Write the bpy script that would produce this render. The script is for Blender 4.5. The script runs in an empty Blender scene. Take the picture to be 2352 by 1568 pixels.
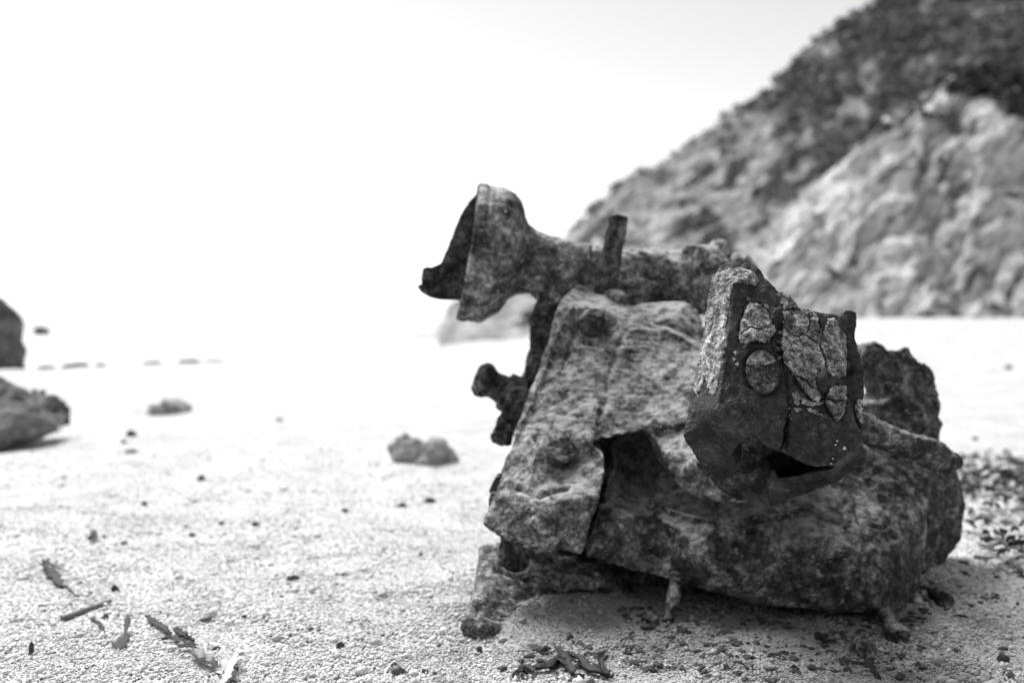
import bpy, bmesh, math, random
import numpy as np
from mathutils import Vector, Matrix
from mathutils.geometry import delaunay_2d_cdt
from mathutils.bvhtree import BVHTree

random.seed(7)
rng = np.random.default_rng(7)
scene = bpy.context.scene
COL = scene.collection

# ------------------------------------------------------------------ camera
F = 2352 * 35.0 / 36.0
CAMH = 0.36
HORIZON = 757.0
PITCH = math.atan((784 - HORIZON) / F)
CAM = np.array([0.0, 0.0, CAMH])
FWD = np.array([0.0, math.cos(PITCH), -math.sin(PITCH)])
UPV = np.array([0.0, math.sin(PITCH), math.cos(PITCH)])
RGT = np.array([1.0, 0.0, 0.0])


def P(x, y, d):
    """survey point: measured picture direction at a measured distance -> metres"""
    return CAM + d * (FWD + (x - 1176.0) / F * RGT + (784.0 - y) / F * UPV)


def proj(V):
    V = np.asarray(V) - CAM
    d = V @ FWD
    return np.stack([1176 + F * (V @ RGT) / d, 784 - F * (V @ UPV) / d, d], axis=-1)


cam_data = bpy.data.cameras.new("camera")
cam_data.lens = 35.0
cam_data.sensor_width = 36.0
cam_data.clip_start = 0.05
cam_data.clip_end = 40000.0
cam_data.dof.use_dof = True
cam_data.dof.focus_distance = 0.95
cam_data.dof.aperture_fstop = 4.0
cam = bpy.data.objects.new("camera", cam_data)
COL.objects.link(cam)
cam.location = CAM
cam.rotation_euler = (math.pi / 2 - PITCH, 0, 0)
scene.camera = cam

# ------------------------------------------------------------------ light
SUN_EL, SUN_AZ = math.radians(57), math.radians(-42)   # azimuth from +Y towards +X
SUN_DIR = Vector((math.sin(SUN_AZ) * math.cos(SUN_EL), math.cos(SUN_AZ) * math.cos(SUN_EL), math.sin(SUN_EL)))
world = bpy.data.worlds.new("World")
scene.world = world
world.use_nodes = True
wn = world.node_tree
wn.nodes.clear()
sky = wn.nodes.new("ShaderNodeTexSky")
sky.sky_type = 'NISHITA'
sky.sun_disc = False
sky.sun_elevation = SUN_EL
sky.sun_rotation = SUN_AZ
sky.air_density = 1.0
sky.dust_density = 1.0
sky.ozone_density = 1.0
bw = wn.nodes.new("ShaderNodeRGBToBW")
bg = wn.nodes.new("ShaderNodeBackground")
bg.inputs["Strength"].default_value = 0.105
wo = wn.nodes.new("ShaderNodeOutputWorld")
wn.links.new(sky.outputs[0], bw.inputs[0])
wn.links.new(bw.outputs[0], bg.inputs["Color"])
wn.links.new(bg.outputs[0], wo.inputs[0])

sun_l = bpy.data.lights.new("sun", 'SUN')
sun_l.energy = 2.3
sun_l.angle = math.radians(34)
sun_l.color = (1, 1, 1)
sun = bpy.data.objects.new("sun", sun_l)
COL.objects.link(sun)
sun.rotation_euler = SUN_DIR.to_track_quat('Z', 'Y').to_euler()
sun.location = (0, 0, 30)

scene.view_settings.view_transform = 'Standard'
scene.view_settings.look = 'None'
scene.view_settings.gamma = 1.0
scene.view_settings.exposure = 1.17
scene.cycles.use_denoising = True
scene.cycles.max_bounces = 6
scene.cycles.diffuse_bounces = 4


# ------------------------------------------------------------------ noise
def _hash(i, j, k, s):
    h = (i * 374761393 + j * 668265263 + k * 1274126177 + s * 974634777) & 0xFFFFFFFF
    h = ((h ^ (h >> 13)) * 1274126177) & 0xFFFFFFFF
    h = ((h ^ (h >> 16)) * 2246822519) & 0xFFFFFFFF
    return (h ^ (h >> 15))


def pnoise(p, seed=0):
    p = np.asarray(p, dtype=np.float64)
    i0 = np.floor(p).astype(np.int64)
    f = p - i0
    u = f * f * f * (f * (f * 6 - 15) + 10)
    out = np.zeros(len(p))
    for dx in (0, 1):
        wx = u[:, 0] if dx else 1 - u[:, 0]
        for dy in (0, 1):
            wy = u[:, 1] if dy else 1 - u[:, 1]
            for dz in (0, 1):
                wz = u[:, 2] if dz else 1 - u[:, 2]
                h = _hash(i0[:, 0] + dx, i0[:, 1] + dy, i0[:, 2] + dz, seed)
                gx = (h & 1023) / 511.5 - 1
                gy = ((h >> 10) & 1023) / 511.5 - 1
                gz = ((h >> 20) & 1023) / 511.5 - 1
                out += wx * wy * wz * (gx * (f[:, 0] - dx) + gy * (f[:, 1] - dy) + gz * (f[:, 2] - dz))
    return out * 1.2


def fbm(p, size, octaves=3, seed=0, gain=0.5):
    p = np.asarray(p) / size
    a, s = 1.0, np.zeros(len(p))
    for o in range(octaves):
        s += a * pnoise(p, seed + o * 17)
        p = p * 2.03 + 5.7
        a *= gain
    return s


def ridged(p, size, octaves=3, seed=0):
    p = np.asarray(p) / size
    a, s = 1.0, np.zeros(len(p))
    for o in range(octaves):
        s += a * (1 - 2 * np.abs(pnoise(p, seed + o * 13)))
        p = p * 2.1 + 3.1
        a *= 0.5
    return s


def smooth01(x):
    x = np.clip(x, 0, 1)
    return x * x * (3 - 2 * x)


# ------------------------------------------------------------------ objects
def tag(o, label=None, cat=None, group=None, kind=None):
    if label: o["label"] = label
    if cat: o["category"] = cat
    if group: o["group"] = group
    if kind: o["kind"] = kind
    return o


def empty(name, loc, label, cat, group=None):
    o = bpy.data.objects.new(name, None)
    o.empty_display_size = 0.1
    COL.objects.link(o)
    o.location = Vector([float(c) for c in loc])
    return tag(o, label, cat, group)


def mesh_obj(name, V, FC, mat, parent=None, smooth=True, origin=None):
    """ONE mesh object; vertices given in world metres"""
    V = np.asarray(V, dtype=np.float64)
    me = bpy.data.meshes.new(name)
    off = np.zeros(3)
    if parent is not None:
        q = parent
        while q is not None:
            off = off + np.array(q.location)
            q = q.parent
    loc = np.zeros(3)
    if origin is not None:
        loc = np.asarray(origin, dtype=np.float64) - off
        off = np.asarray(origin, dtype=np.float64)
    me.from_pydata((V - off).tolist(), [], [tuple(f) for f in FC])
    me.update()
    if smooth:
        me.polygons.foreach_set("use_smooth", np.ones(len(me.polygons), dtype=bool))
    if mat: me.materials.append(mat)
    o = bpy.data.objects.new(name, me)
    COL.objects.link(o)
    o.location = Vector(loc.tolist())
    if parent is not None: o.parent = parent
    return o


def join(*parts):
    V, FC, n = [], [], 0
    for v, f in parts:
        V.append(np.asarray(v, dtype=np.float64))
        FC += [tuple(i + n for i in q) for q in f]
        n += len(v)
    return np.concatenate(V), FC


def fix_normals(V, FC):
    bm = bmesh.new()
    vs = [bm.verts.new(v) for v in V]
    for f in FC:
        try: bm.faces.new([vs[i] for i in f])
        except ValueError: pass
    bmesh.ops.recalc_face_normals(bm, faces=bm.faces)
    bm.verts.index_update()
    out = np.array([v.co[:] for v in bm.verts]), [tuple(v.index for v in f.verts) for f in bm.faces]
    bm.free()
    return out


def voxelize(parts, voxel, smooth_it=2, cut=None):
    V, FC = join(*[fix_normals(v, f) for v, f in parts])
    me = bpy.data.meshes.new("temporary")
    me.from_pydata(V.tolist(), [], FC)
    o = bpy.data.objects.new("temporary", me)
    COL.objects.link(o)
    m = o.modifiers.new("remesh", 'REMESH')
    m.mode = 'VOXEL'
    m.voxel_size = voxel
    oc = None
    if cut is not None:
        mc = bpy.data.meshes.new("temporary_cut")
        cv, cf = fix_normals(*cut)
        mc.from_pydata(cv.tolist(), [], cf)
        oc = bpy.data.objects.new("temporary_cut", mc)
        COL.objects.link(oc)
        mb = o.modifiers.new("cut", 'BOOLEAN')
        mb.operation = 'DIFFERENCE'; mb.solver = 'EXACT'; mb.object = oc
        mr = o.modifiers.new("remesh2", 'REMESH')
        mr.mode = 'VOXEL'; mr.voxel_size = voxel
    dg = bpy.context.evaluated_depsgraph_get()
    ev = o.evaluated_get(dg)
    m2 = bpy.data.meshes.new_from_object(ev)
    n = len(m2.vertices)
    V = np.empty(n * 3); m2.vertices.foreach_get("co", V); V = V.reshape(-1, 3)
    FC = [tuple(p.vertices) for p in m2.polygons]
    E = np.empty(len(m2.edges) * 2, dtype=np.int64); m2.edges.foreach_get("vertices", E); E = E.reshape(-1, 2)
    bpy.data.objects.remove(o)
    if oc: bpy.data.objects.remove(oc); bpy.data.meshes.remove(mc)
    bpy.data.meshes.remove(me); bpy.data.meshes.remove(m2)
    V = lap(V, E, smooth_it)
    return V, FC, E


def lap(V, E, it, k=0.5):
    deg = np.bincount(E.ravel(), minlength=len(V)).astype(float)[:, None]
    deg[deg == 0] = 1
    for _ in range(it):
        S = np.zeros_like(V)
        for c in range(3):
            S[:, c] = np.bincount(E[:, 0], V[E[:, 1], c], len(V)) + np.bincount(E[:, 1], V[E[:, 0], c], len(V))
        V = V + k * (S / deg - V)
    return V


def normals(V, FC):
    N = np.zeros_like(V)
    Q = np.array([f if len(f) == 4 else (f[0], f[1], f[2], f[2]) for f in FC])
    n = np.cross(V[Q[:, 2]] - V[Q[:, 0]], V[Q[:, 3]] - V[Q[:, 1]])
    tri = Q[:, 2] == Q[:, 3]
    if tri.any():
        n[tri] = np.cross(V[Q[tri, 1]] - V[Q[tri, 0]], V[Q[tri, 2]] - V[Q[tri, 0]])
    for k in range(4):
        for c in range(3):
            N[:, c] += np.bincount(Q[:, k], n[:, c], len(V))
    return N / np.maximum(np.linalg.norm(N, axis=1, keepdims=True), 1e-12)


# ------------------------------------------------------------------ shape makers (each returns a closed shell)
def relief(outline, inner=(), creases=(), thick=0.1, taper=0.9, flat=0.5, shift=(0, 0, 0)):
    """cast piece: modelled front surface, its own thickness behind it"""
    pts = [tuple(p) for p in outline] + [tuple(p) for p in inner]
    n = len(outline)
    co = [Vector((p[0], p[1])) for p in pts]
    res = delaunay_2d_cdt(co, [tuple(c) for c in creases], [list(range(n))], 1, 1e-4)
    vs, fs, orig = res[0], res[2], res[3]
    A = np.array(pts)
    d = []
    for v, og in zip(vs, orig):
        if og: d.append(A[og[0], 2])
        else:
            w = 1 / (np.hypot(A[:, 0] - v.x, A[:, 1] - v.y) + 1e-3) ** 2
            d.append((A[:, 2] * w).sum() / w.sum())
    Fv = np.array([P(v.x, v.y, dd) for v, dd in zip(vs, d)])
    c = Fv.mean(axis=0)
    Bv = c + (Fv - c) * np.array([taper, 1, taper])
    Bv = Bv + np.asarray(shift, dtype=float)
    ym = c[1]
    Bv[:, 1] = np.maximum(Fv[:, 1] + 0.35 * thick, Fv[:, 1] * (1 - flat) + ym * flat + thick)
    m = len(vs)
    FC = [tuple(f) for f in fs] + [tuple(i + m for i in reversed(f)) for f in fs]
    cnt = {}
    for f in fs:
        for a, b in zip(f, list(f[1:]) + [f[0]]):
            cnt[(a, b)] = 1
    for (a, b) in list(cnt):
        if (b, a) not in cnt:
            FC.append((b, a, a + m, b + m))
    return np.concatenate([Fv, Bv]), FC


def tube(path, radii, seg=20):
    """capped tube along world points"""
    path = [np.asarray(p, dtype=float) for p in path]
    V, FC = [], []
    n = len(path)
    ref = np.array([0.13, 0.31, 0.94])
    for i, p in enumerate(path):
        t = path[min(i + 1, n - 1)] - path[max(i - 1, 0)]
        t = t / np.linalg.norm(t)
        a = np.cross(t, ref); a /= np.linalg.norm(a)
        b = np.cross(t, a)
        for k in range(seg):
            an = 2 * math.pi * k / seg
            V.append(p + radii[i] * (math.cos(an) * a + math.sin(an) * b))
    for i in range(n - 1):
        for k in range(seg):
            k2 = (k + 1) % seg
            FC.append((i * seg + k, i * seg + k2, (i + 1) * seg + k2, (i + 1) * seg + k))
    FC.append(tuple(reversed(range(seg))))
    FC.append(tuple((n - 1) * seg + k for k in range(seg)))
    return np.array(V), FC


def lathe(origin, axis, profile, seg=48):
    """profile: (along, radius)"""
    axis = np.asarray(axis, dtype=float); axis /= np.linalg.norm(axis)
    a = np.cross(axis, [0.0, 0.0, 1.0]); a /= np.linalg.norm(a)
    b = np.cross(axis, a)
    V, FC = [], []
    for s, r in profile:
        for k in range(seg):
            an = 2 * math.pi * k / seg
            V.append(np.asarray(origin) + axis * s + r * (math.cos(an) * a + math.sin(an) * b))
    n = len(profile)
    for i in range(n - 1):
        for k in range(seg):
            k2 = (k + 1) % seg
            FC.append((i * seg + k, i * seg + k2, (i + 1) * seg + k2, (i + 1) * seg + k))
    FC.append(tuple(reversed(range(seg))))
    FC.append(tuple((n - 1) * seg + k for k in range(seg)))
    return np.array(V), FC


def blob(c, r, sub=3):
    bm = bmesh.new()
    bmesh.ops.create_icosphere(bm, subdivisions=sub, radius=1.0)
    V = np.array([v.co[:] for v in bm.verts]); FC = [tuple(v.index for v in f.verts) for f in bm.faces]
    bm.free()
    return V * np.asarray(r) + np.asarray(c), FC


# ------------------------------------------------------------------ materials
def new_mat(name):
    m = bpy.data.materials.new(name)
    m.use_nodes = True
    nt = m.node_tree
    b = nt.nodes["Principled BSDF"]
    return m, nt, b


def nd(nt, typ, **kw):
    n = nt.nodes.new(typ)
    for k, v in kw.items():
        if k in n.inputs.keys(): n.inputs[k].default_value = v
        else: setattr(n, k, v)
    return n


def ramp(nt, fac, stops):
    r = nt.nodes.new("ShaderNodeValToRGB")
    el = r.color_ramp.elements
    while len(el) < len(stops): el.new(0.5)
    for e, (p, g) in zip(el, stops):
        e.position = p
        e.color = (g, g, g, 1)
    nt.links.new(fac, r.inputs[0])
    return r.outputs[0]


def noise_tex(nt, scale, detail=4, rough=0.55, coord="Object", vec=None, dist=0.0):
    if vec is None:
        tc = nt.nodes.new("ShaderNodeTexCoord"); vec = tc.outputs[coord]
    n = nd(nt, "ShaderNodeTexNoise")
    n.inputs["Scale"].default_value = scale
    n.inputs["Detail"].default_value = detail
    n.inputs["Roughness"].default_value = rough
    n.inputs["Distortion"].default_value = dist
    nt.links.new(vec, n.inputs["Vector"])
    return n.outputs[0]


def mixc(nt, fac, a, b, mode='MIX'):
    m = nt.nodes.new("ShaderNodeMix")
    m.data_type = 'RGBA'; m.blend_type = mode
    for s, v in ((0, fac), (6, a), (7, b)):
        if hasattr(v, "links") or hasattr(v, "is_output"): nt.links.new(v, m.inputs[s])
        elif s == 0: m.inputs[0].default_value = v
        else: m.inputs[s].default_value = (v, v, v, 1)
    return m.outputs[2]


def bump(nt, b, h, strength, dist):
    n = nt.nodes.new("ShaderNodeBump")
    n.inputs["Strength"].default_value = strength
    n.inputs["Distance"].default_value = dist
    nt.links.new(h, n.inputs["Height"])
    nt.links.new(n.outputs[0], b.inputs["Normal"])
    return n


def rust_mat(name, lo, mid, hi, s1=22, s2=120, rough=0.85, bstr=0.8, spec=0.25, top_light=0.0):
    m, nt, b = new_mat(name)
    big = noise_tex(nt, s1, 5, 0.6, dist=0.2)
    med = noise_tex(nt, s1 * 3.3, 4, 0.65)
    fine = noise_tex(nt, s2 * 1.6, 4, 0.7)
    c1 = ramp(nt, big, [(0.34, lo), (0.5, mid), (0.64, hi)])
    c2 = ramp(nt, med, [(0.36, 0.28), (0.5, 1.0), (0.62, 2.1)])
    c3 = ramp(nt, fine, [(0.36, 0.35), (0.5, 1.0), (0.64, 1.9)])
    col = mixc(nt, 1.0, mixc(nt, 1.0, c1, c2, 'MULTIPLY'), c3, 'MULTIPLY')
    # pale salt and sand dusting
    sp = ramp(nt, noise_tex(nt, s2 * 0.9, 3, 0.6), [(0.64, 0.0), (0.70, 1.0)])
    col = mixc(nt, sp, col, min(0.5, hi * 2.0))
    nt.links.new(col, b.inputs["Base Color"])
    if top_light:
        # light from above put into the colour: upward faces made paler
        ge = nt.nodes.new("ShaderNodeNewGeometry")
        sx = nt.nodes.new("ShaderNodeSeparateXYZ"); nt.links.new(ge.outputs["Normal"], sx.inputs[0])
        up = nt.nodes.new("ShaderNodeMapRange"); up.inputs[1].default_value = 0.5; up.inputs[2].default_value = 0.85
        nt.links.new(sx.outputs[2], up.inputs[0])
        k = nt.nodes.new("ShaderNodeMath"); k.operation = 'MULTIPLY'
        nt.links.new(up.outputs[0], k.inputs[0]); nt.links.new(ramp(nt, med, [(0.38, 0.15), (0.58, top_light)]), k.inputs[1])
        col = mixc(nt, k.outputs[0], col, 0.46)
    nt.links.new(col, b.inputs["Base Color"])
    b.inputs["Roughness"].default_value = rough
    b.inputs["Specular IOR Level"].default_value = spec
    h = mixc(nt, 0.65, mixc(nt, 0.5, big, med), fine)
    bump(nt, b, h, bstr, 0.006)
    return m


M_RUST = rust_mat("flaking_rust", 0.020, 0.052, 0.14, top_light=0.5)
M_RUST_PALE = rust_mat("pale_rust", 0.04, 0.115, 0.27, top_light=1.0)
M_RUST_DARK = rust_mat("dark_rust", 0.018, 0.045, 0.11, top_light=0.5)
M_RUST_SAND = rust_mat("sandy_rust", 0.05, 0.12, 0.22, s1=30, s2=160)
M_CRUST = rust_mat("scale_crust", 0.10, 0.20, 0.36, s1=45, s2=420, bstr=0.9)
M_GRIT = rust_mat("gritty_crust", 0.16, 0.28, 0.44, s1=60, s2=520, bstr=0.9)


def iron_mat():
    m, nt, b = new_mat("smooth_old_iron")
    a = noise_tex(nt, 30, 4, 0.6)
    f = noise_tex(nt, 500, 3, 0.6)
    c = ramp(nt, a, [(0.3, 0.014), (0.5, 0.026), (0.7, 0.06)])
    c2 = ramp(nt, f, [(0.35, 0.75), (0.6, 1.2)])
    col = mixc(nt, 1.0, c, c2, 'MULTIPLY')
    pit = nt.nodes.new("ShaderNodeTexVoronoi"); pit.inputs["Scale"].default_value = 420
    tcp = nt.nodes.new("ShaderNodeTexCoord"); nt.links.new(tcp.outputs["Object"], pit.inputs["Vector"])
    sc2 = noise_tex(nt, 130, 5, 0.7)
    col = mixc(nt, 1.0, col, ramp(nt, sc2, [(0.38, 0.6), (0.52, 1.0), (0.62, 1.9)]), 'MULTIPLY')
    nt.links.new(col, b.inputs["Base Color"])
    b.inputs["Roughness"].default_value = 0.55
    b.inputs["Specular IOR Level"].default_value = 0.22
    bump(nt, b, mixc(nt, 0.35, mixc(nt, 0.5, sc2, f), pit.outputs['Distance']), 0.8, 0.003)
    return m


M_IRON = iron_mat()


def rock_mat(name, lo, mid, hi, scale, bstr=0.5, bdist=0.05, stretch=None, rot=None, con=1.0, cracks=0.0):
    m, nt, b = new_mat(name)
    tc = nt.nodes.new("ShaderNodeTexCoord")
    vec = tc.outputs["Object"]
    if stretch:
        mp = nt.nodes.new("ShaderNodeMapping")
        mp.vector_type = 'TEXTURE'
        mp.inputs["Scale"].default_value = stretch
        if rot: mp.inputs["Rotation"].default_value = rot
        nt.links.new(vec, mp.inputs[0]); vec = mp.outputs[0]
    a = noise_tex(nt, scale, 6, 0.6, vec=vec, dist=0.5)
    f = noise_tex(nt, scale * 5, 4, 0.6, vec=vec)
    c = ramp(nt, a, [(0.32, lo), (0.48, mid), (0.65, hi)])
    c2 = ramp(nt, f, [(0.3, 1 - 0.4 * con), (0.5, 1.0), (0.7, 1 + 0.35 * con)])
    col = mixc(nt, 1.0, c, c2, 'MULTIPLY')
    if cracks:
        wn_ = nt.nodes.new("ShaderNodeTexNoise"); wn_.inputs["Scale"].default_value = 1.5; nt.links.new(vec, wn_.inputs["Vector"])
        wv = nt.nodes.new("ShaderNodeVectorMath"); wv.operation = 'MULTIPLY_ADD'; wv.inputs[1].default_value = (0.9, 0.9, 0.9)
        nt.links.new(wn_.outputs["Color"], wv.inputs[0]); nt.links.new(vec, wv.inputs[2])
        vo = nt.nodes.new("ShaderNodeTexVoronoi"); vo.feature = 'DISTANCE_TO_EDGE'; vo.inputs["Scale"].default_value = cracks
        nt.links.new(wv.outputs[0], vo.inputs["Vector"])
        thin = noise_tex(nt, 0.8, 3, 0.6, vec=vec)
        mm = nt.nodes.new("ShaderNodeMath"); mm.operation = 'MULTIPLY_ADD'; mm.inputs[1].default_value = 0.9
        nt.links.new(thin, mm.inputs[0]); nt.links.new(vo.outputs["Distance"], mm.inputs[2])
        col = mixc(nt, 1.0, col, ramp(nt, mm.outputs[0], [(0.42, 0.25), (0.50, 1.0)]), 'MULTIPLY')
    nt.links.new(col, b.inputs["Base Color"])
    b.inputs["Roughness"].default_value = 0.9
    b.inputs["Specular IOR Level"].default_value = 0.2
    bump(nt, b, mixc(nt, 0.4, a, f), bstr, bdist)
    return m


def plain_mat(name, g, rough=0.8, scale=60, var=0.35, spec=0.25):
    m, nt, b = new_mat(name)
    n = noise_tex(nt, scale, 4, 0.6)
    nt.links.new(ramp(nt, n, [(0.3, g * (1 - var)), (0.7, g * (1 + var))]), b.inputs["Base Color"])
    b.inputs["Roughness"].default_value = rough
    b.inputs["Specular IOR Level"].default_value = spec
    bump(nt, b, n, 0.3, 0.003)
    return m


M_WEED = plain_mat("dried_seaweed", 0.035, 0.7)
M_WOOD = plain_mat("driftwood", 0.12, 0.8, 90)
M_LEAF_PALE = plain_mat("bleached_leaf", 0.5, 0.7, 70, 0.2)
M_LEAF_GREY = plain_mat("grey_leaf", 0.25, 0.7, 70, 0.3)
M_PEBBLE = plain_mat("dark_pebble", 0.06, 0.7)


# ------------------------------------------------------------------ ground
def px_of(X, Y):
    ang = np.clip(np.arctan2(X, Y), -1.25, 1.25)
    return 1176 + F * np.tan(ang)


def ground_z(X, Y):
    X = np.asarray(X, dtype=float); Y = np.asarray(Y, dtype=float)
    r = np.hypot(X, Y)
    px = px_of(X, Y)
    d = np.abs(Y) * 0.5 + r * 0.5
    Z = np.zeros_like(X)
    p3 = np.stack([X, Y, np.zeros_like(X)], axis=-1)
    far = smooth01((r - 1.3) / 2.0)
    Z += 0.006 * fbm(p3, 0.10, 3, 3) + 0.009 * fbm(p3, 0.33, 2, 9)
    Z += far * (0.018 * fbm(p3, 0.5, 3, 21) + 0.03 * fbm(p3, 2.2, 2, 31))
    Z += 0.022 * np.exp(-(((X - 0.05) / 0.16) ** 2 + ((Y - 1.25) / 0.07) ** 2)) + 0.035 * np.exp(-(((X - 0.86) / 0.16) ** 2 + ((Y - 1.75) / 0.22) ** 2)) + 0.03 * np.exp(-(((X - 0.56) / 0.10) ** 2 + ((Y - 1.42) / 0.10) ** 2))   # sand drifted against the wreck
    rise = 0.66 * smooth01((px - 1150) / 750.0) * smooth01((r - 3.5) / 26.0)
    Z += rise
    Ds = np.interp(px, [0, 500, 750, 1000, 1200, 1400, 1600], [10.2, 11.6, 15.5, 21, 40, 150, 400])
    Z -= 3.0 * smooth01((r - Ds) / (0.5 * Ds))
    return Z


def G(x, y, lift=0.0):
    """point of the beach seen in picture direction (x, y)"""
    k = (FWD + (x - 1176.0) / F * RGT + (784.0 - y) / F * UPV)
    d = 0.3
    t = np.concatenate([np.arange(0.6, 3, 0.01), np.geomspace(3, 60, 400)])
    pts = CAM + t[:, None] * k
    g = ground_z(pts[:, 0], pts[:, 1])
    below = np.nonzero(pts[:, 2] <= g)[0]
    i = below[0] if len(below) else len(t) - 1
    if i > 0:
        a = pts[i - 1, 2] - g[i - 1]; b = g[i] - pts[i, 2]
        w = a / (a + b + 1e-9)
        p = pts[i - 1] * (1 - w) + pts[i] * w
    else:
        p = pts[0]
    p = p.copy()
    p[2] = float(ground_z(np.array([p[0]]), np.array([p[1]]))[0]) + lift
    return p


STAIN_SHADE = (0.28, 1.22, 0.0)


def stain_shade_fac(nt, v):
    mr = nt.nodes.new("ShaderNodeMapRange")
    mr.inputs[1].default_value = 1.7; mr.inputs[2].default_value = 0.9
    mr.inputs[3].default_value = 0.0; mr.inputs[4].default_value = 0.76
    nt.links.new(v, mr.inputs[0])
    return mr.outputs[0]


def build_ground():
    fine = np.linspace(-math.radians(48), math.radians(48), 620)
    coarse = np.linspace(math.radians(48), math.radians(312), 70)[1:-1]
    ang = np.concatenate([fine, coarse])
    rad = np.geomspace(0.12, 320, 640)
    A, R = np.meshgrid(ang, rad)
    X, Y = R * np.sin(A), R * np.cos(A)
    Z = ground_z(X.ravel(), Y.ravel()).reshape(X.shape)
    nA, nR = len(ang), len(rad)
    V = np.stack([X.ravel(), Y.ravel(), Z.ravel()], axis=-1)
    V = np.concatenate([V, [[0, 0, 0]]])
    i = np.arange(nR - 1)[:, None] * nA
    j = np.arange(nA)[None, :]
    j2 = (j + 1) % nA
    Q = np.stack([i + j, i + nA + j, i + nA + j2, i + j2], axis=-1).reshape(-1, 4)
    FC = Q[:, ::-1].tolist() + [(nR * nA, (k + 1) % nA, k) for k in range(nA)]
    m, nt, b = new_mat("coarse_beach_sand")
    tc = nt.nodes.new("ShaderNodeTexCoord")
    vor = nt.nodes.new("ShaderNodeTexVoronoi")
    vor.inputs["Scale"].default_value = 260
    nt.links.new(tc.outputs["Object"], vor.inputs["Vector"])
    cell = nt.nodes.new("ShaderNodeRGBToBW")
    nt.links.new(vor.outputs["Color"], cell.inputs[0])
    c = ramp(nt, cell.outputs[0], [(0.12, 0.16), (0.28, 0.47), (0.6, 0.58), (0.9, 0.68)])
    blotch = ramp(nt, noise_tex(nt, 5, 4, 0.6, vec=tc.outputs["Object"]), [(0.3, 0.84), (0.7, 1.1)])
    col = mixc(nt, 1.0, c, blotch, 'MULTIPLY')
    # rust stain plus the wreck's soft shadow, both put into the sand colour
    sub = nt.nodes.new("ShaderNodeVectorMath"); sub.operation = 'SUBTRACT'; sub.inputs[1].default_value = STAIN_SHADE
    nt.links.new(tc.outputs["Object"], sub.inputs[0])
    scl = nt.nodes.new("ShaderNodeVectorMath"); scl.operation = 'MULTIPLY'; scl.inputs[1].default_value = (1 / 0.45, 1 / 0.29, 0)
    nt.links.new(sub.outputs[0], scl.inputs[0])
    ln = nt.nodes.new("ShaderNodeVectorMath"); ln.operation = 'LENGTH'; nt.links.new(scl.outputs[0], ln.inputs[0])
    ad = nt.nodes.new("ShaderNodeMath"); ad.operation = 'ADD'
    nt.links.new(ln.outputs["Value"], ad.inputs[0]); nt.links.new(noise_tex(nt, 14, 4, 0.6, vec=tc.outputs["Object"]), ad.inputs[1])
    col = mixc(nt, stain_shade_fac(nt, ad.outputs[0]), col, 0.16)
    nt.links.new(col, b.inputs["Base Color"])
    b.inputs["Roughness"].default_value = 0.75
    b.inputs["Specular IOR Level"].default_value = 0.3
    mx = nt.nodes.new("ShaderNodeMath"); mx.operation = 'ADD'
    n2 = noise_tex(nt, 90, 3, 0.6, vec=tc.outputs["Object"])
    nt.links.new(vor.outputs["Distance"], mx.inputs[0]); nt.links.new(n2, mx.inputs[1])
    bump(nt, b, mx.outputs[0], 0.5, 0.004)
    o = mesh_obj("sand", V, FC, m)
    tag(o, "pale coarse sand beach", None, None, "structure")


build_ground()


def build_sea():
    m, nt, b = new_mat("sea_water")
    b.inputs["Base Color"].default_value = (0.5, 0.5, 0.5, 1)
    b.inputs["Roughness"].default_value = 0.18
    b.inputs["Specular IOR Level"].default_value = 0.6
    n = noise_tex(nt, 0.7, 5, 0.6)
    bump(nt, b, n, 0.15, 0.1)
    r = np.array([4, 8, 20, 60, 200, 800, 4000, 25000.0])
    a = np.linspace(-math.pi, math.pi, 97)[:-1]
    V = [(rr * math.sin(t), rr * math.cos(t) , -1.2) for rr in r for t in a]
    n_ = len(a)
    FC = [(i * n_ + k, i * n_ + (k + 1) % n_, (i + 1) * n_ + (k + 1) % n_, (i + 1) * n_ + k) for i in range(len(r) - 1) for k in range(n_)]
    FC = [tuple(reversed(f)) for f in FC]
    o = mesh_obj("sea", V, FC, m)
    tag(o, "bright calm sea beyond the beach", None, None, "structure")


build_sea()


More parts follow.
